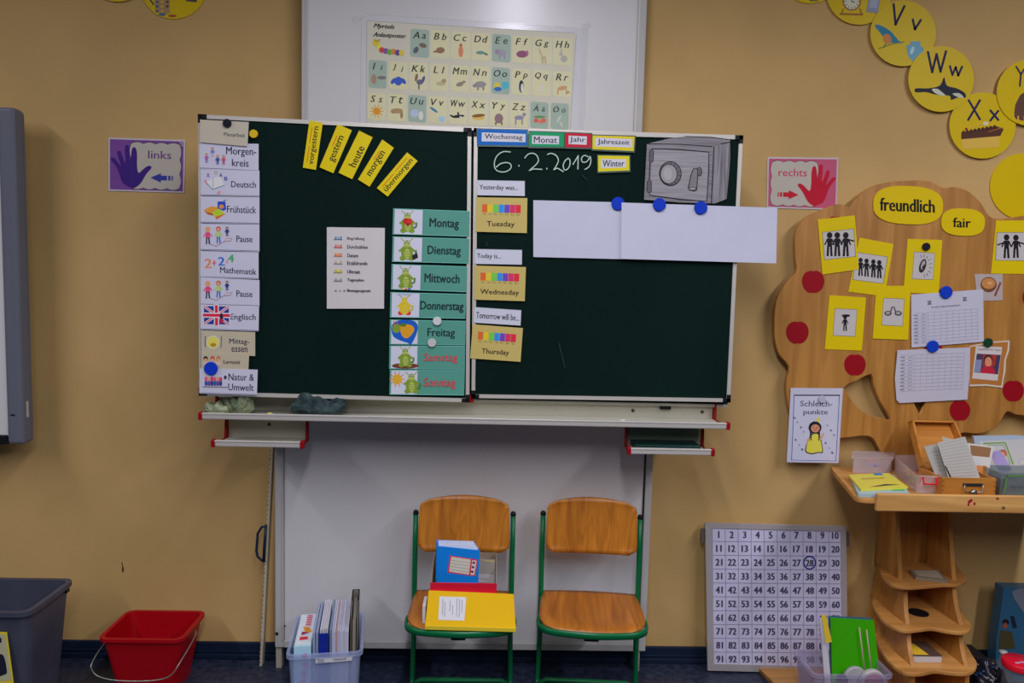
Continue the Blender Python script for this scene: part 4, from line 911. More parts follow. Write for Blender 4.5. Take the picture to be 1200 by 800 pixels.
# red bucket
pF0, pF1 = W(113, 749, -.31), W(207, 750, -.31); pB1 = W(226, 717, -.075); zrim = (pF0.z+pF1.z)/2
t = thing('bucket', 'red rectangular plastic bucket with wire handle on the floor', 'bucket', ((pF0.x+pF1.x)/2, -.2, 0))
b = B(); RB = mat((130, 3, 14), .4); tub(b, pF0.x+.008, pF1.x-.002+.012, -.30, -.075, 0, zrim, .035, .03, .03, .004, .010, RB); b.build('body', t)
b = B(); hz = zrim-.03; xm0, xm1 = pF0.x-.006, pF1.x+.022
pts = spl([(xm0+.01, 0), (xm0-.01, -.045), (xm0+.01, -.095), (xm0+.09, -.115), (xm1-.09, -.112), (xm1-.03, -.085), (xm1, -.02), (xm1+.0, .01)], 6, False)
b.tube([(x, -.19-.135*min(1, max(0, -dz/.06)), hz+dz) for x, dz in pts], .0022, mat((120, 125, 120), .35, .6), 8); b.build('wire_handle', t)
# grey bin
zg = W(33, 718, -.50).z; xg = W(33, 718, -.50).x; pbk = W(80, 679, -.13)
d_ = ray(80, 679); tt = (zg-EYE.z)/d_.z; pk = EYE+d_*tt; yk = min(-.03, pk.y); GB = ramp_mat('grey_plastic', (48, 50, 66), (56, 58, 74), 6, rough=.5)
t = thing('storage_bin', 'large dark grey plastic bin cut off at the lower left', 'bin', (xg-.3, (yk-.5)/2, 0))
b = B(); tub(b, xg-.75, xg-.01, -.49, yk, 0, zg, .03, .03, .03, .005, .012, GB, .016); b.build('body', t)
b = B(); b.box((xg-.01, yk-.04, zg-.035), (xg-.004, yk-.02, zg-.02), M_BLACK); b.build('grip_slot', t)
ysg = (-.492, 0, 0)
c = Card('bin_sign', 'yellow picture sign fixed to the front of the grey bin', 'sign', [(-30, 739), (8, 740.5), (16, 800), (-26, 815)], (-.492, -.0, 0), (196, 176, 40), front=.001)
c.poly([(-26, 742), (6.5, 743), (13.5, 797), (-23, 800)], (150, 146, 120)); c.poly([(-20, 746), (1.5, 747), (2, 753), (-20, 752)], (30, 30, 40)); c.poly(spl([(-16, 768), (0, 766), (5, 770), (8, 785), (6, 790), (-10, 792)], 3), (25, 25, 40)); c.done()
# crate with folders (left)
_before = set(bpy.data.objects)
zc_ = .255; A0, A1 = WZ(334.5, 766, zc_), WZ(426, 764, zc_); Bk_ = WZ(354, 719, zc_)
yF, yK = (A0.y+A1.y)/2, Bk_.y; xc0, xc1 = A0.x+.01, A1.x-.01
t = thing('storage_crate', 'bluish clear plastic crate full of folders on the floor', 'crate', ((xc0+xc1)/2, (yF+yK)/2, 0))
b = B(); tub(b, xc0, xc1, yF, yK, .002, zc_, .012, .012, .018, .003, .008, M_CRATE, .014); b.build('body', t)
pc = Card.__new__(Card)
yl = yF-.0005
b = B(); b.poly([(369.5, 770), (412.5, 770), (411.5, 776), (369.8, 776.5)], yl, mat((165, 165, 178)), .006); b.build('paper_label', t, recalc=False)
b = B(); b.tx('Klasse', 372, 771.5, 379.5, 773.5, yl, mat((50, 50, 60)), .0066); b.line([(372, 775), (380, 775)], .7, yl, mat((60, 60, 110)), .0066); b.tx('Arbeitsheft', 390, 772, 405, 774.6, yl, mat((70, 70, 80)), .0066); b.build('lettering', t, recalc=False)
# pale blue game box in it
zg_ = .275; g = [WZ(x, y, zg_) for x, y in ((345.5, 722.5), (361, 718), (363.5, 761), (341, 763))]
gx0 = xc0+.016; gx1 = gx0+.058; gy0, gy1 = yF+.02, yK-.03
b = B(); b.box((gx0, gy0, .012), (gx1, gy1, zg_), mat((140, 172, 190), .35), .002)
gb = b.build('game_box', label='pale blue game box with pink lettering at the left in the crate', category='box')
b = B(); kx = gx0+.008
def hp2(u, v, z): return Vector((gx0+(gx1-gx0)*u, gy1+(gy0-gy1)*v, z))
def tp(pts, m, e): b.face([hp2(u, v, zg_+.0006*e) for u, v in pts], m)
tp([(.04, .02), (.96, .02), (.96, .98), (.04, .98)], mat((176, 182, 196)), 1)
pk_ = mat((200, 50, 90)); og = mat((220, 150, 40))
for k in range(6):
    v = .05+k*.06; tp([(.42, v), (.75, v+.01), (.78, v+.045), (.45, v+.04)], pk_, 2+(k % 2)*.2)
tp([(.3, .42), (.7, .45), (.9, .6), (.5, .62)], og, 2); tp([(.3, .58), (.75, .62), (.3, .7)], mat((130, 30, 80)), 3); tp([(.25, .74), (.7, .74), (.75, .82), (.25, .84)], mat((200, 40, 60)), 3); tp([(.45, .47), (.65, .46), (.62, .55)], mat((215, 120, 90)), 3)
b.build('printed_lid', gb, recalc=False)
b = B()
for k in range(7):
    z = zg_-.03-k*.03; x = gx0+.026+.004*math.sin(k*1.7); y = gy0-.0008
    b.face([Vector((x, y, z)), Vector((x+.018, y, z+.004)), Vector((x+.02, y, z-.016)), Vector((x+.004, y, z-.02))], mat((165, 45, 120)))
b.build('printed_front', gb, recalc=False)
# folders
x = gx1+.004; colz = [((120, 130, 160), .315, 'pale translucent folder right of the game box'), ((118, 128, 158), .318, 'second pale translucent folder from the game box')]
for col, h, lab in colz:
    b = B(); b.box((x, yF+.03, .012), (x+.009, yK-.02, h), mat(col, .3), .002); b.build('document_folder', label=lab, category='folder', group='folders in the left crate'); x += .011
t2 = thing('document_folder', 'dark blue folder with white paper stack in the middle of the left crate', 'folder', (x+.015, yF+.1, .012), 'folders in the left crate')
b = B(); b.box((x, yF+.02, .012), (x+.031, yF+.024, .315), mat((14, 30, 120), .3), .001); b.box((x, yF+.024, .012), (x+.002, yK-.03, .315), mat((14, 30, 120), .3)); b.build('cover', t2)
xx = x+.003
for k in range(5):
    b = B(); b.box((xx, yF+.028+.004*(k % 2), .014), (xx+.0045, yK-.035+.01*random.random(), .325+.006*random.random()), mat((165, 162, 178)), .0005); b.build('paper_stack', t2); xx += .0055
x += .035
b = B(); b.box((x, yF+.03, .012), (x+.007, yK-.02, .322), mat((90, 110, 140), .3)); b.build('document_folder', label='grey blue folder between the dark blue folder and the white folders', category='folder', group='folders in the left crate'); x += .008
for k in range(9):
    col = (150, 120, 120) if k == 2 else (150+6*(k % 3), 148+6*(k % 3), 176)
    b = B(); h = .318-.003*(k % 3); b.hexa([Vector((x, yF+.022, .012)), Vector((x+.0055, yF+.022, .012)), Vector((x+.0055, yK-.03, .012)), Vector((x, yK-.03, .012))],
        [Vector((x, yF+.03, h)), Vector((x+.0055, yF+.03, h)), Vector((x+.0055, yK-.03, h+.008)), Vector((x, yK-.03, h+.008))], mat(col, .4))
    b.build('document_folder', label='white paper folder, %s from the left in the tight bundle of the left crate' % ('first', 'second', 'third', 'fourth', 'fifth', 'sixth', 'seventh', 'eighth', 'last')[k], category='folder', group='folders in the left crate'); x += .0063
t2 = thing('magazine_holder', 'black edged grey mesh magazine holder at the right in the left crate', 'holder', (x+.02, yF+.1, .012))
x += .006; x1_ = min(x+.036, xc1-.013); zh = .36; mh = mat((104, 100, 100), .5)
b = B(); b.box((x, yF+.05, .012), (x+.002, yK-.03, zh), mh); b.box((x1_-.002, yF+.05, .012), (x1_, yK-.03, zh), mh); b.box((x, yK-.032, .012), (x1_, yK-.03, zh), mh); b.box((x, yF+.05, .012), (x1_, yF+.052, .17), mh); b.build('mesh_body', t2)
b = B(); b.tube([(x, yF+.05, .17), (x, yK-.12, zh), (x, yK-.03, zh), (x1_, yK-.03, zh), (x1_, yK-.12, zh), (x1_, yF+.05, .17)], .0028, M_BLACK, 8); b.build('rim_wire', t2)
b = B(); b.box((x+.006, yF+.06, .014), (x1_-.006, yK-.034, zh-.03), mat((128, 120, 112))); b.build('paper_stack', t2)

_pv = Vector(((xc0+xc1)/2, yF, 0)); _rot = Matrix.Rotation(math.radians(8), 4, 'Z')
for o_ in set(bpy.data.objects)-_before:                            # the whole crate stands turned on the floor
    if o_.parent is None: o_.location = _pv+_rot @ (o_.location-_pv); o_.rotation_euler = (0, 0, math.radians(8))

# ================================================================== NUMBER CHART
zb0 = .0005; pbm = WZ(885, 786.5, zb0)
pyb = pbm.y; pyt = -.035; zt0 = W(905, 614, pyt).z; sl = (pyt-pyb)/(zt0-zb0); PN = (pyb-sl*zb0, sl, 0)
t = thing('number_board', 'whiteboard with the numbers 1 to 100 leaning on the wall', 'number board', (W(910, 700, PN).x, pyb, zb0))
oq = [(826.5, 613), (991.5, 617), (994, 789.5), (829.5, 785.5)]
def slab(b, quad, d0, d1, m, P=PN):
    f_ = [W(x, y, P, d0) for x, y in quad]; g_ = [W(x, y, P, d0)+Vector((0, d0-d1, 0)) for x, y in quad]; b.hexa(f_, g_, m)
b = B(); slab(b, [(829, 616), (989, 619.5), (991.5, 786.5), (832, 782.5)], .010, .001, mat((172, 168, 198), .4)); b.build('panel', t)
def ip(u, v):
    TL, TR, BR, BL = [Vector(q_) for q_ in oq]; p_ = (TL*(1-u)+TR*u)*(1-v)+(BL*(1-u)+BR*u)*v; return (p_.x, p_.y)
for (u0_, v0_, u1_, v1_) in ((0, 0, 1, .032), (0, .955, 1, 1), (0, .032, .045, .955), (.96, .032, 1, .955)):
    b = B(); slab(b, [ip(u0_, v0_), ip(u1_, v0_), ip(u1_, v1_), ip(u0_, v1_)], .014, 0, mat((142, 136, 142), .45, .2)); b.build('frame_bar', t)
for x, y in ((824.5, 628), (993.5, 632)):
    b = B(); slab(b, [(x-2.5, y-8), (x+2, y-8), (x+2, y+8), (x-2.5, y+8)], .008, -.004, mat((75, 70, 68))); b.build('corner_clip', t)
GX = lambda i, j: ((834.8+i*15.17+j*.12), (617.8+j*16.2+.0)+i*.12)
b = B(); lm_ = mat((118, 114, 142))
for i in range(11):
    b.line([GX(i, 0), GX(i, 10)], .55, PN, lm_, .0115)
for j in range(11): b.line([GX(0, j), GX(10, j)], .55, PN, lm_, .0115)
b.build('grid_lines', t, recalc=False)
b = B(); nmk = mat((52, 50, 74))
for n_ in range(1, 101):
    i, j = (n_-1) % 10, (n_-1)//10; x0, y0 = GX(i, j); s_ = str(n_); bb_ = glyphs(s_)[2]; wd = (bb_[1]-bb_[0])/(bb_[3]-bb_[2])*7.8*.86
    cx = x0+7.6; cy = y0+8.3; b.tx(s_, cx-wd/2, cy-3.9, cx+wd/2, cy+3.9, PN, nmk, .0118, bold=.03)
b.build('numerals', t, recalc=False)
b = B(); cx, cy = GX(7, 2); cx += 7.6; cy += 8.0
b.line([(cx+6.9*math.cos(a*PI/16), cy+7.4*math.sin(a*PI/16)) for a in range(32)], 1.5, PN, mat((20, 34, 110)), .012, True); b.build('marker_circle', t, recalc=False)

# ================================================================== WOODEN TREE SHELF
YC = -.055
tree = thing('tree_shelf', 'pine wall shelf shaped as a tree with crown, tray and trunk shelves', 'shelf', W(1080, 600, 0).xy.to_3d())
flat = lambda P: (lambda pts: [(lambda v: (v.x, v.z))(W(x, y, P)) for x, y in pts])
crown = [(931.6, 277), (936, 264.6), (944, 255), (958, 248), (974, 241), (986, 239), (995, 242.6), (1002, 234), (1018, 220.6), (1037.5, 214), (1065, 211.5), (1090, 212.4), (1105, 220), (1120, 219), (1136.5, 225), (1150, 238.5), (1160, 253.6), (1175, 256), (1215, 252), (1250, 262), (1275, 290), (1290, 330), (1310, 370), (1300, 430), (1270, 480), (1230, 500), (1200, 487), (1191.5, 486), (1182, 482), (1178, 484.5), (1167, 501), (1147, 508), (1128, 507), (1121, 515), (1118, 530), (1118, 560), (1034, 560), (1033, 535), (1029, 523), (1018, 510.6), (985, 513.4), (960, 513), (940, 505), (927, 485), (922, 462.5), (921.4, 446), (924.7, 429.5), (913.7, 415.7), (909, 402), (907.5, 385), (909.6, 354), (920.6, 332), (933, 318), (932, 302)]
cr2 = flat(YC)(spl(crown, 3))
hole1 = flat(YC)(spl([(989.4, 454), (1004, 446), (1021, 438), (1023.5, 450), (1032, 471), (1044.4, 491.4), (1034, 490), (1021, 487), (1010, 481), (1001.8, 473.5)], 2))
hole2 = flat(YC)([(1069, 468), (1087, 468), (1078, 486)])
plate([cr2, hole1, hole2], lambda x, y, h: Vector((x, YC+.009-h, y)), .018, M_PINE).build('crown', tree)
ztr_ = W(1020, 548, -.06).z
zq = ztr_; pa = WZ(975, 549, zq); pf = WZ(1020, 592, zq); pfr = WZ(1028, 585, zq)
yfront = (WZ(1028, 584, zq)).y
ytb = -.052
xl0 = WZ(975, 549, zq).x; xl1 = WZ(1018, 590, zq).x
xfr = W(1330, 590, yfront).x
top = [(xl0, ytb-.03), (xl0+.01, ytb), (xfr, ytb), (xfr, yfront), (xl1+.02, yfront), (xl1, yfront+.012), (xl1-.004, yfront+.03)]
plate([top], lambda x, y, h: Vector((x, y, zq-.009+h)), .018, M_PINEY).build('tray_board', tree)
xap = W(1027, 592, yfront-.01).x
zap0 = W(1100, 600, yfront-.01).z; zap1 = W(1100, 579.5, yfront-.01).z
b = B(); b.box((xap, yfront-.012, zap0), (xfr, yfront+.004, zap1), M_PINEX, .004); b.build('apron', tree)
b = B(); rm_ = mat((130, 20, 35))
for x, y, rx, ry, ro in ((1137, 587, 3.4, 1.8, -.7), (1142, 590, 1.4, 1.8, 0), (1169, 584, 2, 1.2, 0), (1176, 595, 2, 2, .5), (1135, 591, 1.2, 1.6, 0)): b.ell(x, y, rx, ry, yfront-.012, rm_ if x != 1176 else mat((100, 65, 45)), .0006, ro)
b.build('paint_spots', tree, recalc=False)
# trunk back and shelves
tb_ = flat(-.03)([(1037, 600), (1031, 642), (1029, 674), (1020, 716), (1012, 760), (1005, 800), (1124, 800), (1121, 740), (1118, 680), (1114, 640), (1109, 600)])
tb_[5] = (tb_[5][0]-.0, .03); tb_[6] = (tb_[6][0], .03)
ztt = zq-.02; tb_[0] = (tb_[0][0], ztt); tb_[-1] = (tb_[-1][0], ztt)
plate([tb_], lambda x, y, h: Vector((x, -.03+.008-h, y)), .016, M_PINE).build('trunk_back', tree)
def shelf(z, pts, name, pl, pr):
    """pts: pixels of the outline on the plane at height z, back edge on the trunk"""
    ol = [(lambda v: (v.x, v.y))(WZ(x, y, z)) for x, y in pts]
    ol = spl(ol, 5, False); ol.append((W(pr, 690, -.04).x, -.039)); ol.insert(0, (W(pl, 690, -.04).x, -.039))
    plate([ol], lambda x, y, h: Vector((x, y, z-.007+h)), .014, M_PINEY).build(name, tree)
Zs = (W(1095, 683, -.25).z, W(1090, 737, -.34).z, W(1095, 786, -.42).z)
shelf(Zs[0], [(1031, 668), (1036, 677), (1046, 684), (1062, 687), (1082, 686), (1105, 684), (1122, 684), (1130, 681), (1133, 676), (1128, 671)], 'trunk_shelf', 1031, 1117)
shelf(Zs[1], [(1022, 707), (1028, 717), (1036, 727), (1050, 735), (1062, 738), (1078, 736.5), (1092, 735), (1108, 738), (1125, 740), (1136, 738), (1138, 731), (1132, 724)], 'trunk_shelf', 1024, 1119)
shelf(Zs[2], [(1024, 742), (1031, 759), (1040, 772), (1052, 783), (1064, 788), (1080, 788), (1096, 785), (1112, 787), (1130, 788), (1141, 785), (1145, 777), (1140, 768)], 'trunk_shelf', 1020, 1121)
def side(xt, xb, zt_, zb_, yt, yb, inner):
    """side plate of one level, its front edge bowing out"""
    n = 8; pr = []
    for k in range(n+1):
        s_ = k/n; pr.append((yt+(yb-yt)*(s_**1.6), zt_+(zb_-zt_)*s_, xt+(xb-xt)*s_))
    b = B(); f_ = [Vector((x, y, z)) for y, z, x in pr]+[Vector((xb, -.039, zb_)), Vector((xt, -.039, zt_))]
    b.hexa(f_, [v+Vector((.016, 0, 0)) for v in f_], M_PINE); b.build('side_plate', tree)
Zl = [zq-.018]+[z-.014 for z in Zs]; Zt = list(Zs)+[.02]
lv = [((1047, 602), (1053, 680), -.15, -.215, (1109, 602), (1116, 678)), ((1059.5, 692), (1061.5, 729), -.235, -.30, (1116, 690), (1124, 730)), ((1063, 743), (1067.5, 781), -.31, -.385, (1124, 743), (1130, 781)), ((1068, 792), (1070, 800), -.38, -.42, (1131, 792), (1136, 800))]
for i, (a, c_, y0, y1, a2, c2) in enumerate(lv):
    for p1, p2 in ((a, c_), (a2, c2)): side(W(*p1, y0).x, W(*p2, y1).x, Zl[i], Zt[i], y0, y1, False)
p0 = WZ(893, 788, .0215)
b = B(); bp = [(p0.x, p0.y+.0), (WZ(950, 800, .0215).x+.05, -.42), (2.3, -.5), (2.3, -.03), (p0.x+.0, -.03)]
plate([[(p0.x, pyb-.006), (WZ(912, 798, .02).x, -.30), (WZ(930, 810, .02).x, -.52), (W(1160, 800, -.3).x, -.56), (W(1160, 790, -.1).x, -.03), (W(1000, 700, -.1).x, -.03), (W(1000, 700, -.1).x, pyb-.006)]], lambda x, y, h: Vector((x, y, .0105+h)), .021, M_PINEY).build('base_plate', tree)
# apples
for k, (x, y, rx, ry, lab) in enumerate(((953, 330, 13, 13.5, 'red paper apple at the upper left of the wooden crown'), (934.5, 389.5, 13.2, 13.5, 'red paper apple at the far left rim of the crown'),
        (1002, 427.5, 12.6, 12.8, 'red paper apple above the curved cut-out'), (1187.5, 458, 12.4, 12.6, 'red paper apple at the right under the photo card'), (1125, 481, 12, 12.2, 'red paper apple under the lower table sheet'),
        (1108, 350, 12, 12.5, 'red paper apple mostly hidden behind the upper table sheet'), (1094, 414, 12, 12.5, 'red paper apple mostly hidden behind the lower table sheet'), (1211, 349, 12.6, 13, 'red paper apple cut off at the right frame edge'), (979, 263, 10, 10, 'red paper apple hidden behind the tilted yellow card'))):
    pts = [(x+rx*math.copysign(abs(math.cos(a))**.88, math.cos(a))*(1-.05*math.sin(a)), y+ry*math.sin(a)*1.0+(1.1*math.exp(-(math.cos(a)/.16)**2) if math.sin(a) < 0 else -.8*math.exp(-(math.cos(a)/.2)**2))) for a in [2*PI*j/28 for j in range(28)]]
    Card('paper_apple', lab, 'paper apple', [(x-rx, y-ry), (x+rx, y-ry), (x+rx, y+ry), (x-rx, y+ry)], YC, (124, 8, 22), 'red paper apples on the wooden tree', front=.0015, shape=pts, th=.001).done()
# ellipses
def sel(cx, cy, rx, ry, rot=0, p=2.6, n=40):
    out_ = []
    for j in range(n):
        a = 2*PI*j/n; u = rx*abs(math.cos(a))**(2/p)*(1 if math.cos(a) >= 0 else -1); v = ry*abs(math.sin(a))**(2/p)*(1 if math.sin(a) >= 0 else -1)
        out_.append((cx+u*math.cos(rot)-v*math.sin(rot), cy+u*math.sin(rot)+v*math.cos(rot)))
    return out_
for w_, cx, cy, rx, ry, tb, lab in (('freundlich', 1064.3, 240.3, 41, 22.4, (1031.5, 231.5, 1095, 246.8), 'large yellow oval sign reading freundlich on the crown'), ('fair', 1128.7, 260.2, 25.6, 16, (1117, 254.8, 1137.5, 266.2), 'small yellow oval sign reading fair on the crown')):
    c = Card('word_oval', lab, 'sign', [(cx-rx, cy-ry), (cx+rx, cy-ry), (cx+rx, cy+ry), (cx-rx, cy+ry)], YC, (184, 158, 0), 'yellow oval word signs', th=.003, front=.004, shape=sel(cx, cy, rx, ry, .05))
    x0, y0, x1, y1 = tb; c.tq(w_, [(x0, y0), (x1, y0+2.6 if w_ != 'fair' else y0+.6), (x1, y1+2.6 if w_ != 'fair' else y1+.6), (x0, y1)], (22, 18, 14), bold=.025); c.done()
# yellow picture cards
F = lambda x, y: (900+x/3.636, 200+y/3.636)
def fig(c, x, y, h, col=(24, 22, 26)):
    c.ell(x, y-h*.38, h*.12, h*.13, col); c.poly([(x-h*.11, y-h*.25), (x+h*.11, y-h*.25), (x+h*.09, y+h*.1), (x-h*.09, y+h*.1)], col)
    for sg in (-1, 1): c.line([(x+sg*h*.06, y+h*.08), (x+sg*h*.08, y+h*.46)], h*.09, col); c.line([(x+sg*h*.1, y-h*.2), (x+sg*h*.19, y)], h*.06, col)
YC2 = (188, 164, 2)
cards = [('children playing together', [F(212, 208), F(370, 190), F(387, 420), F(232, 442)], [F(230, 262), F(366, 246), F(374, 366), F(240, 380)], 3, .0035),
         ('four children in a row', [F(390, 285), F(535, 312), F(497, 535), F(342, 515)], [F(376, 346), F(510, 366), F(492, 482), F(360, 464)], 4, .0022),
         ('a shining outline under a black magnet', [F(595, 290), F(743, 295), F(727, 525), F(577, 518)], [F(622, 345), F(712, 350), F(704, 465), F(613, 461)], 0, .0022),
         ('one small standing figure', [F(262, 530), F(418, 540), F(400, 766), F(242, 760)], [F(285, 586), F(380, 590), F(372, 707), F(276, 702)], 1, .0022),
         ('two pointing hands', [F(462, 490), F(608, 490), F(597, 720), F(446, 715)], [F(492, 541), F(582, 545), F(574, 663), F(484, 658)], -1, .0035),
         ('two children side by side, at the right', [F(972, 212), F(1120, 212), F(1110, 440), F(950, 438)], [F(975, 262), F(1110, 262), F(1100, 384), F(968, 382)], 2, .0022)]
for nme, q, iq, kind, fr in cards:
    c = Card('picture_card', 'yellow framed card with a picture of ' + nme, 'card', q, YC, YC2, 'yellow picture cards on the wooden tree', front=fr)
    c.poly(iq, (80, 78, 70)); g = [Vector(p) for p in iq]; cen = sum(g, Vector((0, 0)))/4; c.poly([tuple(cen+(p-cen)*.97) for p in g], (162, 156, 160)); mx, my = cen
    if kind == 3:
        for dx in (-11, -2, 8): fig(c, mx+dx, my, 28)
        c.line([(mx+10, my-6), (mx+17, my-4)], 1.6, (24, 22, 26))
    elif kind == 4:
        for dx in (-11, -4, 4, 11): fig(c, mx+dx, my+dx*.12, 21)
    elif kind == 2: fig(c, mx-6, my, 28); fig(c, mx+5, my, 27); c.line([(mx-8, my-5), (mx-16, my-2)], 1.6, (24, 22, 26)); c.line([(mx+8, my-5), (mx+15, my-3)], 1.6, (24, 22, 26))
    elif kind == 1: fig(c, mx, my+1, 18); c.ell(mx+1, my-8, 5, 1.6, (24, 22, 26))
    elif kind == 0:
        c.ell(mx-1, my, 4, 8.5, (40, 38, 42), .3); c.ell(mx-.6, my-1, 2.2, 5.5, (140, 136, 138), .3); c.ell(mx, my+1, 1.2, 3, (40, 38, 42), .5)
        for k in range(9): an = -1.9+k*.42; c.line([(mx+7*math.cos(an), my+10*math.sin(an)), (mx+10*math.cos(an), my+13.5*math.sin(an))], .7, (90, 86, 88))
    else:
        for sg in (-1, 1): c.ell(mx+sg*6, my+1.5, 4.4, 3, (70, 66, 70)); c.line([(mx+sg*3, my), (mx+sg*1, my-6)], 1.5, (70, 66, 70)); c.ell(mx+sg*6, my+1.2, 2.6, 1.6, (140, 134, 138))
    c.done()
c = Card('picture_card', 'small white card with a bowl and a brown spoon', 'card', [F(880, 440), F(1000, 440), F(1000, 552), F(893, 555)], YC, (150, 138, 142), front=.002)
c.ell(*F(940, 485), 9.5, 9, (95, 60, 40), n=20); c.ell(*F(940, 480), 8, 6.4, (165, 110, 65), n=20); c.ell(*F(945, 478), 3, 2, (190, 140, 90)); c.line([F(990, 478), F(968, 530)], 2.4, (110, 60, 45)); c.done()
def table(c, n, m_, u0, v0, u1, v1):
    for i in range(n+1): u = u0+(u1-u0)*i/n; c.line([c.st(u, v0), c.st(u, v1)], .3, (140, 138, 152))
    for j in range(m_+1): v = v0+(v1-v0)*j/m_; c.line([c.st(u0, v), c.st(u1, v)], .3, (140, 138, 152))
    for j in range(m_): v = v0+(v1-v0)*(j+.5)/m_; c.line([c.st(u0-.02, v), c.st(u0+.03, v)], .9, (110, 108, 122)); c.line([c.st(u0+.09, v), c.st(u0+.14, v)], .5, (125, 122, 135))
c = Card('table_sheet', 'white sheet with a printed table, upper of the two on the crown', 'sheet', [F(610, 528), F(917, 505), F(920, 728), F(612, 753)], YC, (162, 160, 180), 'table sheets on the wooden tree', front=.005)
table(c, 10, 9, .06, .36, .92, .94); c.t('An welchen Tagen im Monat Februar', .28, .25, .68, .285, (70, 68, 80))
for u, v in ((.24, .15), (.73, .13)):
    for a, e in ((0, 0), (.03, 0), (0, .05), (.03, .05), (.015, .025)): p = c.st(u+a, v+e); c.ell(p[0], p[1], .8, .8, (30, 28, 36), n=8)
c.done()
G2 = lambda x, y: (900+x/3.636, 380+y/3.636)
c = Card('table_sheet', 'white sheet with a faint table, lower of the two on the crown', 'sheet', [G2(552, 110), G2(862, 98), G2(850, 320), G2(548, 335)], YC, (160, 157, 176), 'table sheets on the wooden tree', front=.008, shape=[G2(552, 110), G2(862, 98), G2(860, 200), G2(850, 320), G2(560, 335), G2(548, 322), G2(541, 230)])
table(c, 10, 10, .07, .1, .92, .78); c.done()
c = Card('photo_card', 'brown wavy edged card with a photo of a smiling child in red', 'photo card', [G2(858, 88), G2(1030, 68), G2(1000, 270), G2(858, 262)], YC, (178, 166, 158), front=.0035,
         shape=[G2(858, 92), G2(900, 84), G2(950, 74), G2(1030, 68), G2(1028, 110), G2(1014, 150), G2(1012, 200), G2(1003, 240), G2(1000, 270), G2(930, 262), G2(858, 264)])
c.poly([G2(860, 96), G2(905, 88), G2(952, 79), G2(1023, 74), G2(1020, 110), G2(1007, 150), G2(1004, 200), G2(994, 262), G2(930, 254), G2(860, 256)], (150, 95, 45))
c.poly([G2(886, 92), G2(998, 96), G2(978, 240), G2(870, 230)], (172, 165, 168)); c.tq('Tageskind des Tages', [G2(893, 102), G2(992, 106), G2(991, 114), G2(892, 110)], (60, 55, 70), bold=.02)
c.poly([G2(890, 124), G2(992, 130), G2(980, 213), G2(878, 204)], (60, 48, 78)); c.poly([G2(915, 128), G2(975, 130), G2(965, 180), G2(915, 180)], (140, 45, 40)); c.poly([G2(884, 150), G2(912, 150), G2(905, 204), G2(878, 202)], (110, 115, 150))
c.ell(*G2(938, 152), 5.4, 6.4, (55, 35, 35)); c.ell(*G2(939, 160), 4.2, 6, (190, 120, 95)); c.poly(spl([G2(905, 206), G2(915, 185), G2(940, 178), G2(962, 188), G2(968, 212)], 3, False), (160, 30, 50)); c.done()
magnet(1085, 289, 4.6, YC-.0034, (20, 18, 26), 'black magnet on the yellow card with the shining outline')
magnet(1108.3, 342.3, 7.4, YC-.0065, (8, 48, 160), 'blue magnet holding the upper table sheet', 'blue magnets on the wooden tree')
magnet(1092.6, 405.8, 7.2, YC-.0095, (8, 48, 160), 'blue magnet holding the lower table sheet', 'blue magnets on the wooden tree')
magnet(1157.6, 401.2, 5.4, YC-.0065, (14, 50, 34), 'dark green magnet holding the child photo card')
# points sheet
PX = lambda x, y: (890+x/5.712, 430+y/5.712)
c = Card('points_sheet', 'white sheet reading Schleich-punkte with a girl in a yellow dress', 'sheet', [(926.7, 454.3), (988, 454.8), (982.5, 542.3), (922, 541.4)], YC, (162, 162, 186), front=.006)
fr = [PX(233, 185), PX(535, 187), PX(512, 628), PX(215, 622)]; c.poly(fr, (165, 165, 190)); c.line(fr, .9, (50, 62, 130), True); c.line([PX(233, 188), PX(535, 189)], 1.6, (70, 60, 80))
c.tq('Schleich-', [PX(275, 225), PX(490, 225), PX(488, 265), PX(273, 262)], (70, 68, 96), bold=.015); c.tq('punkte', [PX(296, 282), PX(458, 284), PX(456, 328), PX(294, 326)], (70, 68, 96), bold=.015)
for k in range(34):
    u, v = 235+(k*67) % 280, 340+((k*97) % 270)
    if 300 < u < 440: continue
    p = PX(u, v); c.ell(p[0], p[1], 1.3, 1.3, (130, 135, 165) if k % 3 else (95, 90, 125), n=8)
c.ell(*PX(393, 352), 2, 3, (180, 175, 80)); c.ell(*PX(372, 405), 7.6, 7.4, (30, 24, 34)); c.line([PX(345, 420), PX(343, 490)], 2, (30, 24, 34)); c.line([PX(400, 420), PX(398, 490)], 2, (30, 24, 34)); c.ell(*PX(374, 410), 5.2, 4.8, (175, 120, 100))
c.poly(spl([PX(355, 445), PX(395, 445), PX(412, 485), PX(426, 568), PX(395, 572), PX(350, 582), PX(306, 562), PX(325, 490)], 3), (30, 26, 34)); c.poly(spl([PX(358, 450), PX(392, 450), PX(408, 487), PX(420, 563), PX(392, 567), PX(350, 576), PX(312, 558), PX(331, 490)], 3), (190, 182, 70))
c.line([PX(345, 425), PX(345, 488)], 1.3, (30, 24, 34)); c.line([PX(400, 425), PX(398, 488)], 1.3, (30, 24, 34)); c.line([PX(408, 480), PX(430, 445)], 1.8, (185, 130, 105)); c.line([PX(328, 480), PX(316, 515)], 1.6, (185, 130, 105))
for dx in (363, 386): c.ell(*PX(dx, 405), .6, .7, (30, 24, 34), n=8)
c.line([PX(366, 418), PX(374, 422), PX(382, 418)], .6, (130, 40, 50)); c.done()
magnet(963, 467.5, 4.4, YC-.0085, (150, 150, 172), 'pale magnet at the top of the points sheet')

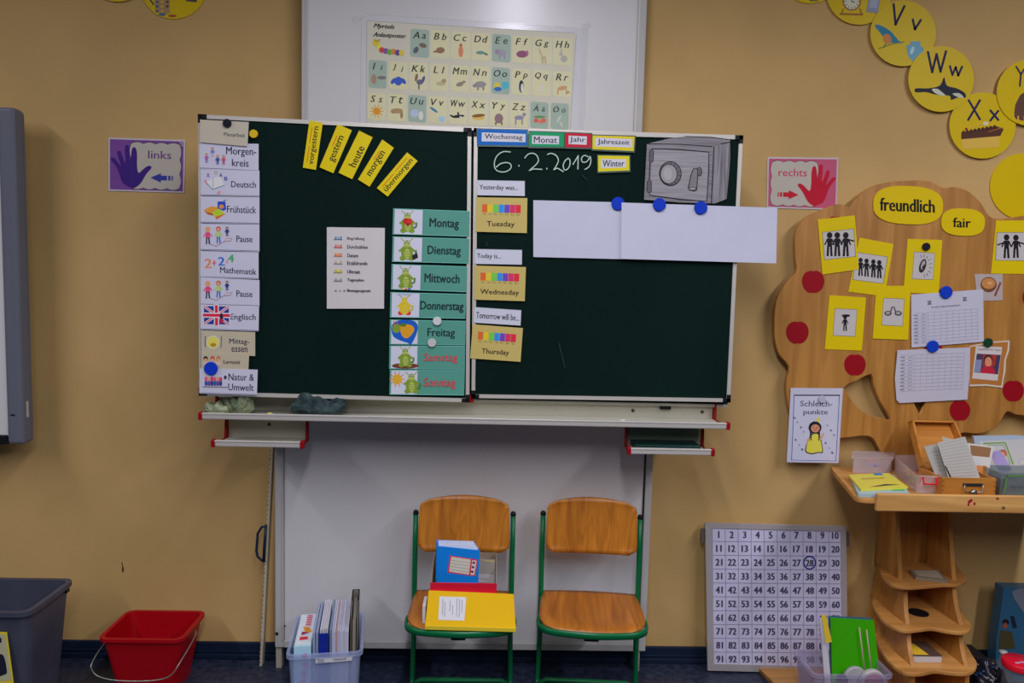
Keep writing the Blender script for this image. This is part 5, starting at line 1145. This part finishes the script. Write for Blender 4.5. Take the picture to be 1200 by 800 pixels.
# ================================================================== THINGS ON THE TREE TRAY
ZT = zq+.0005
def onT(px, py): return WZ(px, py, ZT)
def tubT(name, label, cat, fl, fr, bk_y, h, m, taper=.008, lid=None, handles=None, grp=None):
    a, c_ = onT(*fl), onT(*fr); yb = WZ(fl[0], bk_y, ZT).y; yf = (a.y+c_.y)/2
    t = thing(name, label, cat, ((a.x+c_.x)/2, (yf+yb)/2, ZT), grp)
    b = B(); tub(b, a.x-taper, c_.x+taper, yf-taper, yb+taper, ZT, ZT+h, taper, taper, .012, .002, .004, m, .006); b.build('body', t)
    return t, a.x, c_.x, yf, yb
def tubq(b, top, z0, z1, inset, wall, m, rimh=.006, rim=.003):
    cen = sum((Vector((p.x, p.y, 0)) for p in top), Vector())/4
    def ring(z, d): return [Vector((p.x, p.y, z)) + ((cen-Vector((p.x, p.y, 0))).normalized()*d) for p in rp]
    rp = []
    n = len(top)
    for i in range(n):
        p, a, c_ = top[i], top[i-1], top[(i+1) % n]
        for k in range(4):
            t_ = k/3; q1 = p+(a-p).normalized()*.012; q2 = p+(c_-p).normalized()*.012; rp.append(q1*(1-t_)**2+p*2*t_*(1-t_)+q2*t_*t_)
    b.loops([ring(z0, inset), ring(z1-rimh, 0), ring(z1-rimh, -rim), ring(z1, -rim), ring(z1, wall), ring(z0+wall, inset+wall)], m, True, False)
# lidded box
y0 = onT(1020, 552.5).y-.025; z1 = W(1020, 537.5, y0).z; lt = [WZ(x, y, z1) for x, y in ((999, 537.5), (1046, 537.5), (1034, 525), (988, 524.5))]
lt = [Vector((v.x, min(v.y, -.05), v.z)) for v in lt]; x0, x1 = lt[0].x, lt[1].x; cB = sum(lt, Vector())/4
t = thing('lidded_box', 'milky clear plastic box with lid at the left back of the tray', 'box', (cB.x, cB.y, ZT))
b = B(); tubq(b, lt, ZT, z1, .003, .002, M_CLEAR); b.build('body', t)
b = B(); lt2 = [cB+(p-cB)*1.05 for p in lt]; b.hexa([v+Vector((0, 0, .001)) for v in lt2], [v+Vector((0, 0, .007)) for v in lt2], M_CLEAR); b.build('lid', t)
b = B(); b.lathe(((x0+x1)/2+.01, y0+.035, ZT+.018), [(.03, 0), (.034, .012), (.024, .022), (.001, .024)], mat((60, 60, 140)), 16); b.lathe(((x0+x1)/2+.012, y0+.035, ZT+.036), [(.02, 0), (.022, .006), (.001, .012)], mat((200, 40, 60)), 16)
b.build('toy', label='red and blue round toy inside the lidded clear box', category='toy')
# books
for fl, fr_, bl_, br_, h0, h1, col, lab, cov in (((1021, 588), (1072, 582), (997, 560), (1048, 556), 0, .010, (130, 150, 165), 'pale blue magazine lying flat on the tray under the yellow one', (150, 160, 185)),
        ((1009, 573), (1064, 570), (994, 556), (1042, 554), .0105, .018, (178, 168, 66), 'yellow magazine lying on top of the pale blue one', (205, 195, 70))):
    z0_, z1_ = ZT+h0, ZT+h1
    cor = [WZ(x, y, z1_) for x, y in (fl, fr_, br_, bl_)]
    cor = [Vector((v.x, max(v.y, yfront+.012), v.z)) for v in cor]
    b = B(); b.hexa([Vector((v.x, v.y, z0_)) for v in cor], cor, mat(col, .35)); o_ = b.build('magazine', label=lab, category='magazine', group='magazines on the tree tray')
    b = B()
    def bl2(u, v, e=.0005): p_ = (cor[0]*(1-u)+cor[1]*u)*(1-v)+(cor[3]*(1-u)+cor[2]*u)*v; return Vector((p_.x, p_.y, z1_+e))
    if h0 == 0: b.face([bl2(u, v) for u, v in ((.7, .2), (.95, .2), (.95, .45), (.7, .45))], mat((70, 140, 70)))
    else:
        b.face([bl2(u, v) for u, v in ((.6, .86), (.8, .86), (.8, 1), (.6, 1))], mat((40, 110, 160))); b.face([bl2(u, v, .0006) for u, v in ((.2, .62), (.75, .62), (.75, .7), (.2, .7))], mat((150, 130, 60))); b.face([bl2(u, v, .0006) for u, v in ((.2, .1), (.9, .16), (.6, .24))], mat((60, 60, 60)))
    b.build('cover_print', o_, recalc=False)
# open clear box with red handles
y0 = onT(1090, 578.5).y; z1 = W(1090, 557, y0).z; lt = [WZ(x, y, z1) for x, y in ((1075, 556.5), (1104, 558), (1077, 532), (1047.5, 533))]
lt = [Vector((v.x, min(v.y, -.108), v.z)) for v in lt]; x0, x1 = lt[0].x, lt[1].x; cB = sum(lt, Vector())/4
t = thing('handled_box', 'open clear plastic box with red handles on the tray', 'box', (cB.x, cB.y, ZT))
b = B(); tubq(b, lt, ZT, z1, .008, .002, M_CLEAR); b.build('body', t)
for p1, p2, sg in ((lt[0], lt[1], -1), (lt[3], lt[2], 1)):
    b = B(); e_ = (p2-p1); o_ = Vector((0, sg*.006, 0)); A_ = p1+e_*.2+o_+Vector((0, 0, -.004)); B_ = p1+e_*.72+o_+Vector((0, 0, -.004)); dn = Vector((0, sg*.008, -.022))
    b.tube([A_, A_+dn, B_+dn, B_], .0035, mat((170, 12, 34), .35), 8); b.build('handle', t)
y1 = lt[2].y
for k in range(9):
    b = B(); u_, v_ = .25+.5*((k*37) % 10)/10, .12+.7*((k*53) % 10)/10; pp_ = (lt[0]*(1-u_)+lt[1]*u_)*(1-v_)+(lt[3]*(1-u_)+lt[2]*u_)*v_; px_, py_ = pp_.x, pp_.y
    b.tube([(px_-.01, py_, ZT+.014+.006*(k % 3)), (px_+.014, py_+.012, ZT+.022+.006*(k % 3))], .007, mat(((175, 110, 100), (190, 160, 110), (150, 90, 90))[k % 3]), 8)
    b.build('toy_piece', label=('dusty pink', 'tan', 'brownish rose')[k % 3]+' small plastic piece inside the handled clear box', category='toy', group='pieces in the handled box')
# wooden card box with lid
t = thing('card_box', 'open hinged wooden card box with metal latch on the tray', 'box', onT(1135, 583))
a, c_ = WZ(1104, 582, ZT), WZ(1167, 582, ZT); yf = max(a.y, yfront+.01); x0 = W(1104, 570, yf).x; x1 = W(1167, 570, yf).x; hB = W(1135, 560, yf).z-ZT; yb = yf+.15; w0 = .007
for nme, A_, B_ in (('front_board', (x0, yf, ZT), (x1, yf+w0, ZT+hB)), ('back_board', (x0, yb-w0, ZT), (x1, yb, ZT+hB)), ('side_board', (x0, yf+w0, ZT), (x0+w0, yb-w0, ZT+hB)), ('side_board', (x1-w0, yf+w0, ZT), (x1, yb-w0, ZT+hB)), ('bottom_board', (x0+w0, yf+w0, ZT), (x1-w0, yb-w0, ZT+.005))):
    b = B(); b.box(A_, B_, M_BOXWOOD, .001); b.build(nme, t)
b = B(); dj = mat((120, 72, 28))
for sx in (x0+.0005, x1-.0075):
    for k in range(4): z_ = ZT+.006+k*hB/4.4; b.box((sx, yf-.0006, z_), (sx+.007, yf+.001, z_+.005), dj)
b.build('finger_joints', t)
b = B(); lx0, lx1 = W(1128, 568, yf).x, W(1151, 568, yf).x; z0_ = W(1140, 579, yf).z; z1_ = W(1140, 566, yf).z; st_ = mat((120, 120, 125), .2, .9)
b.box((lx0, yf-.004, z1_-.010), (lx1, yf-.0005, z1_), mat((60, 60, 62), .3, .7), .001); b.tube([(lx0+.003, yf-.006, z1_-.004), (lx0+.003, yf-.010, z0_+.01), (lx1-.003, yf-.010, z0_+.01), (lx1-.003, yf-.006, z1_-.004)], .002, st_, 8); b.lathe(((lx0+lx1)/2, yf-.011, z0_+.008), [(.012, -.003), (.012, .003), (.006, .006)], st_, 16, 'y'); b.build('latch', t)
# lid leaning back
ly0 = yb; lq = [(1061.5, 494), (1111, 493), (1124, 520), (1086, 560)]
zl0 = ZT+hB; zl1 = W(1090, 494, -.10).z; nlean = (ly0-(-.115))/(zl0-zl1)
PLd = (ly0-nlean*zl0, nlean, 0)
lx0, lx1 = W(1068, 500, -.115).x, W(1113, 500, -.115).x; lx0b, lx1b = x0, x1
bl_, br_, tr2, tl2 = Vector((lx0b, ly0, zl0)), Vector((lx1b, ly0, zl0)), Vector((W(1115, 495, -.12).x, -.115, zl1)), Vector((W(1065, 494, -.12).x, -.115, zl1))
nv = Vector((0, -.028, .012))
b = B(); b.hexa([bl_, br_, tr2, tl2], [v+Vector((0, .005, 0)) for v in (bl_, br_, tr2, tl2)], M_BOXWOOD); ld = b.build('lid', t)
def rim_(p1, p2, inw):
    b = B(); q_ = [p1, p2, p2+inw, p1+inw]; b.hexa(q_, [v+nv for v in q_], M_BOXWOOD); b.build('lid_rim', ld)
upv = (tl2-bl_).normalized()*.007
rim_(tl2, tr2, -upv); rim_(bl_, tl2, Vector((.007, 0, 0))); rim_(br_, tr2, Vector((-.007, 0, 0)))
# cards in the box
def leanc(quad, y0_, b_, lab, col, extra=None, nme='file_card', grp=None, m=None):
    zz = W(quad[2][0], quad[2][1], y0_).z; P = (y0_-b_*zz, b_, 0)
    c = Card(nme, lab, 'card', quad, P, col, grp, front=0, rough=.3, m=m)
    if extra: extra(c)
    return c.done()
def stripes(c):
    for k in range(12): c.line([c.st(.06, .06+k*.078), c.st(.92, .05+k*.078)], .5, (128, 124, 122))
    c.poly([c.st(.0, .62), c.st(.05, .64), c.st(.12, 1), c.st(.06, 1)], (50, 45, 45))
leanc([(1104, 511), (1152, 524), (1146, 556), (1110, 540)], yb-.03, .25, 'brown toned photo card leaning at the back of the wooden box', (150, 140, 132), lambda c: (c.rect(.1, .15, .9, .5, (120, 85, 60)), c.rect(.4, .5, .9, .9, (170, 165, 160))), grp='cards in the wooden box')
leanc([(1134, 519), (1165, 523), (1157, 560), (1140, 560)], yb-.055, .22, 'glossy photo card at the right in the wooden box', (172, 168, 168), lambda c: (c.rect(.08, .05, .9, .35, (120, 88, 62)), c.rect(.1, .4, .5, .6, (165, 165, 175)), c.rect(.3, .62, .85, .95, (170, 110, 60))), grp='cards in the wooden box')
leanc([(1083, 523), (1108, 518), (1128, 563), (1098, 562)], yb-.075, .2, 'clear sleeved grey card leaning left in the wooden box', (140, 138, 138), lambda c: [c.line([c.st(.2, .2+.1*k), c.st(.6, .2+.1*k)], .5, (105, 105, 105)) for k in range(6)], grp='cards in the wooden box')
leanc([(1098.5, 518.5), (1131, 511.5), (1149, 561), (1112, 562)], yf+.055, .2, 'striped grey paper card in front in the wooden box', (152, 148, 148), stripes, grp='cards in the wooden box')
# sleeves at right
yv = yf+.13
t = thing('document_sleeves', 'pale blue plastic sleeves standing behind the green framed sheet', 'folder', onT(1180, 560))
b = B(); q_ = [(1141, 511), (1190, 510), (1215, 512), (1216, 570), (1150, 572)]; P5 = (-.16-.15*ZT, .15, 0)
f_ = [W(x, y, P5) for x, y in q_]; b.hexa(f_, [v+Vector((0, .012, 0)) for v in f_], mat((138, 150, 172), .3)); b.build('sleeve', t)
c = Card('framed_sheet', 'white sheet with a green frame and drawn child face right on the tray', 'sheet', [(1147, 517), (1228, 513), (1240, 566), (1165, 572)], (-.22-.2*ZT, .2, 0), (158, 158, 165), front=0, rough=.3)
c.line([(1153, 519.5), (1178, 518.5), (1187, 543)], 1.8, (95, 130, 60)); c.line([(1156, 522), (1176, 521), (1184, 543), (1165, 545)], .7, (95, 130, 60))
c.ell(1175, 531, 5, 4.6, (150, 85, 60)); c.ell(1174.5, 532.5, 3.4, 3.2, (195, 135, 110)); c.ell(1167, 533, 4, 3.6, (150, 85, 65)); c.ell(1199, 541, 5.5, 4, (130, 130, 150)); c.ell(1199, 541, 4.8, 3.3, (160, 160, 168)); c.done()
t = thing('sleeve_box', 'green edged clear plastic box at the right front of the tray', 'box', onT(1190, 584))
xs0 = W(1172, 575, yf+.01).x; b = B(); tub(b, xs0, xs0+.24, yf+.01, yf+.12, ZT, ZT+.085, .006, .006, .01, .002, .003, clear('grey_clear_plastic', (100, 110, 115), .5), .006); b.build('body', t)
b = B(); b.box((xs0+.012, yf+.03, ZT+.003), (xs0+.22, yf+.1, ZT+.06), mat((92, 100, 120), .4)); b.build('paper_stack', label='bluish paper stack inside the green edged box', category='paper')
b = B(); gq = mat((75, 110, 60)); yq = yf+.01-.004
b.line([(1177, 576), (1180, 558), (1230, 556)], 2, yq, gq, .0); b.tx('Kalender', 1184, 568, 1200, 571.5, yq, mat((55, 60, 80)), .0004)
b.build('front_print', t, recalc=False)
leanc([(1160, 530), (1172, 527), (1186, 550), (1172, 556)], yf+.12, .3, 'violet tinted sleeve corner behind the green edged box', (135, 120, 165), None, 'sleeve')

# ================================================================== ON THE TRUNK SHELVES
z = Zs[0]+.0002
b = B(); cor = [WZ(x, y, z+.012) for x, y in ((1073, 675.5), (1111, 679.5), (1100, 667.5), (1066, 667))]
b.hexa([Vector((v.x, v.y, z)) for v in cor], cor, mat((112, 100, 88), .3)); o_ = b.build('photo_pack', label='flat grey brown picture booklet on the top trunk shelf', category='booklet')
b = B(); cen = sum(cor, Vector())/4; b.face([cen+(v-cen)*.8+Vector((0, 0, .0006)) for v in cor], mat((150, 140, 128), .25)); b.build('cover_print', o_, recalc=False)
z = Zs[1]+.0003
p_ = WZ(1076, 718, z); b = B(); b.lathe(p_, [(.036, 0), (.037, .003), (.034, .004), (.03, .0025), (.001, .0025)], mat((12, 12, 16), .6), 28); b.build('hole_disc', label='flat black disc standing in for a dark round hole in the middle trunk shelf', category='disc')  # black disc laid on top to imitate the dark of a hole cut through
z = Zs[2]+.0003
x0 = W(1070, 775, -.36).x; x1 = W(1103.5, 775, -.36).x
zt3 = z+.024
b = B(); b.box((x0, -.36, z), (x1, -.25, zt3), mat((160, 155, 162), .4), .001); o_ = b.build('small_book', label='thick white edged book with yellow cover on the lowest trunk shelf', category='book')
b = B(); b.box((x0-.001, -.361, zt3), (x1+.001, -.25, zt3+.002), mat((70, 55, 50), .25)); b.face([Vector((x0+.005, -.355, zt3+.0026)), Vector((x0+.06, -.355, zt3+.0026)), Vector((x0+.05, -.27, zt3+.0026)), Vector((x0+.01, -.27, zt3+.0026))], mat((185, 150, 40))); b.build('cover', o_, recalc=False)

# ================================================================== RIGHT CRATE
zc2 = .195; A0, A1 = WZ(952, 790, zc2), WZ(1047, 790, zc2); yF2 = (A0.y+A1.y)/2; yK2 = WZ(958, 768, zc2).y+.04
t = thing('storage_crate', 'clear violet tinted crate with a green folder at the lower right', 'crate', ((A0.x+A1.x)/2, yF2, .0215))
b = B(); tub(b, A0.x+.008, A1.x-.008, yF2, yK2, .0215, zc2, .012, .012, .018, .003, .008, clear('violet_clear_plastic', (135, 125, 158), .36), .012); b.build('body', t)
def lean(quad, y0_, b_, col, lab, th=.004, nme='folder', cat='folder', grp=None):
    zz = W(quad[3][0], quad[3][1], y0_).z; P = (y0_-b_*zz, b_, 0); b = B()
    f_ = [W(x, y, P) for x, y in quad]; b.hexa(f_, [v+Vector((0, th, 0)) for v in f_], mat(col, .35)); return b.build(nme, label=lab, category=cat, group=grp), P
yk = yK2-.02
lean([(971, 722), (1022, 724.5), (1032, 815), (975, 815)], yF2+.10, .12, (45, 80, 110), 'blue folder edge just behind the green folder in the right crate', .006, grp='folders in the right crate')
_, PG = lean([(973.5, 724), (1024, 727), (1033.5, 815), (976, 815)], yF2+.085, .12, (46, 132, 6), 'bright green folder in the right crate', .006, grp='folders in the right crate')
lean([(960.5, 725), (967, 722), (975, 812), (968, 814)], yF2+.09, .12, (160, 155, 170), 'white sheet edges at the left in the right crate', .006, 'loose_sheet', 'sheet')
lean([(963, 721), (968, 720.5), (975, 752), (967.5, 753)], yF2+.088-.006, .12, (175, 150, 40), 'yellow card edge sticking up at the left of the green folder', .003, 'card_edge', 'card')
b = B()
for a0, a1 in (((1007, 735), (1015, 800)), ((1015.5, 737.5), (1023, 800))):
    b = B(); P6 = (PG[0]-.012, PG[1], 0); b.tube([W(*a0, P6), W(*a1, P6)], .0024, mat((150, 125, 120), .3), 8)
    b.build('knitting_needle', label='thin %s rod leaning on the green folder' % ('left' if a0[0] < 1010 else 'right'), category='rod')
p_ = W(1020, 796, yF2+.045); b = B(); b.lathe((p_.x, yF2+.03, p_.z), [(.043, -.012), (.045, -.01), (.045, .01), (.043, .012)], mat((150, 145, 150), .3), 24, 'y'); b.lathe((p_.x, yF2+.03, p_.z), [(.036, .0121), (.001, .0122)], mat((120, 25, 55), .4), 24, 'y'); b.build('tape_roll', label='round roll with dark red centre lying in the right crate', category='roll')
p_ = W(1003, 795, yF2+.05); b = B(); b.lathe((p_.x, yF2+.055, p_.z), [(.042, -.01), (.042, .01)], mat((140, 138, 145), .3), 24, 'y'); b.build('tape_roll', label='grey roll behind the dark red one in the right crate', category='roll')
b = B(); p_ = W(987, 790, yF2+.03); b.lathe((p_.x, yF2+.03, p_.z-.02), [(.02, -.006), (.02, .006)], M_BLACK, 16, 'y'); b.build('black_cap', label='black round cap in front of the green folder', category='cap')
for k in range(12):
    b = B(); px_ = A0.x+.035+((k*.0613) % .15); b.box((px_, yF2+.018, .03+.028*(k//3)), (px_+.03, yF2+.03, .052+.028*(k//3)), mat(((110, 60, 110), (90, 85, 120), (150, 140, 155), (120, 100, 60))[k % 4]), .004)
    b.build('craft_piece', label=('purple', 'grey violet', 'pale', 'brown')[k % 4]+' small piece behind the front wall of the right crate', category='craft piece', group='pieces in the right crate')

# ================================================================== LOWER RIGHT CORNER
t = thing('picture_bag', 'blue carrier bag with a child picture at the right edge', 'bag', WZ(1195, 780, 0))
yb3 = -.13; b = B(); q_ = [(1176, 688), (1230, 689), (1235, 790), (1166, 790), (1168, 750), (1173, 715)]
f_ = [W(x, y, yb3) for x, y in q_]; f_[2].z = 0; f_[3].z = 0; b.hexa(f_, [v+Vector((0, .05, 0)) for v in f_], mat((38, 78, 108), .3)); b.build('body', t)
b = B(); b.poly(spl([(1186, 693), (1215, 693), (1215, 735), (1203, 722)], 3), yb3, mat((95, 100, 115)), .001); b.ell(1178.5, 729, 4, 4, yb3, mat((30, 22, 26)), .0012); b.ell(1178, 733, 3, 3.6, yb3, mat((120, 70, 50)), .0014); b.poly([(1172, 738), (1186, 740), (1190, 760), (1170, 760)], yb3, mat((60, 55, 35)), .0014)
b.poly([(1184, 722), (1188, 721), (1192, 735), (1187, 736)], yb3, mat((20, 30, 50)), .0014); b.build('printed_picture', t, recalc=False)
t = thing('plastic_bottle', 'crushed clear plastic bottle in front of the blue bag', 'bottle', WZ(1176, 790, 0))
p_ = W(1176, 760, -.22); b = B(); b.lathe((p_.x, -.22, 0), [(.03, 0), (.033, .01), (.03, .03), (.033, .045), (.029, .06), (.032, .075), (.028, .09), (.03, .105), (.02, .13), (.012, .145), (.012, .16)], M_GLASSY, 18); b.build('body', t)
b = B(); b.lathe((p_.x, -.22, .160), [(.014, 0), (.014, .012), (.001, .0125)], mat((150, 150, 155)), 14); b.build('cap', t)
t = thing('bead_jar', 'clear jar with red screw lid at the lower right corner', 'jar', WZ(1195, 800, 0))
zj = W(1195, 775, -.38).z; xj = W(1196, 775, -.38).x
b = B(); b.lathe((xj, -.38, 0), [(.05, 0), (.055, .01), (.055, zj-.05), (.048, zj-.02), (.048, zj-.012)], M_GLASSY, 24); b.build('glass', t)
b = B(); b.lathe((xj, -.38, zj-.022), [(.058, 0), (.06, .004), (.06, .022), (.056, .027), (.001, .028)], mat((185, 15, 40), .3), 28); ld = b.build('lid', t)
b = B(); b.line([(1184, 764), (1192, 768), (1198, 766), (1206, 770)], 1.8, (-.35, 0, 0), mat((60, 60, 140)), 0); b.bm.free()
b = B()
for k in range(3): b.box((xj-.035+k*.022, -.405+.006*k, zj+.0062), (xj-.018+k*.022, -.398+.006*k, zj+.0068), mat((150, 150, 190)))
b.build('lid_print', ld)
b = B(); b.lathe((xj, -.38, .006), [(.046, 0), (.048, zj*.4), (.03, zj*.45), (.001, zj*.46)], mat((60, 55, 60), .6), 18); b.build('contents', t)
# dark bag of beads
pbx = W(1158, 770, -.28).x
b = B(); k0 = [ (20, 26, 46), (30, 60, 110), (110, 100, 95), (16, 18, 26), (50, 40, 60)]
t = thing('bead_bag', 'dark heap of glittering beads in a bag by the trunk shelf', 'bag', (pbx, -.25, 0))
tt_ = bmesh.new(); bmesh.ops.create_icosphere(tt_, subdivisions=4, radius=1)
for v in tt_.verts:
    k_ = 1+.22*noise.noise(v.co*2.3); v.co = Vector((v.co.x*.075*k_, v.co.y*.08*k_, max(0, v.co.z+.75)*.09*k_))
b.merge(tt_, ramp_mat('bag_film', (10, 12, 20), (26, 28, 44), 20, rough=.2), Matrix.Translation((pbx-.002, -.27, 0)), True); b.build('film', t)
b = B()
for k in range(90):
    a = random.random()*2*PI; e_ = random.random()*1.3+.1; r_ = .95
    p_ = Vector((math.cos(a)*math.cos(e_)*.073, math.sin(a)*math.cos(e_)*.078, (math.sin(e_)+.75)*.088)); tq_ = bmesh.new(); bmesh.ops.create_icosphere(tq_, subdivisions=1, radius=.0055)
    b.merge(tq_, mat(random.choice(k0), .2), Matrix.Translation((pbx-.002, -.27, 0)) @ Matrix.Translation(p_), True)
o_ = b.build('beads', t); o_['kind'] = 'stuff'
b = B(); px0 = W(1141, 792, -.44); b.lathe((px0.x+.05, -.44, 0), [(.05, 0), (.058, .03), (.05, .055), (.02, .07), (.001, .072)], mat((130, 85, 50), .5), 20); b.build('wooden_bowl', label='brown rounded wooden bowl beside the lowest trunk shelf', category='bowl')
b = B(); c0 = W(1133, 764, -.12); b.box((c0.x, -.2, .0), (c0.x+.06, -.05, W(1135, 764, -.12).z), mat((24, 26, 30), .5), .004); b.build('dark_box', label='dark box on the floor behind the bead heap', category='box')
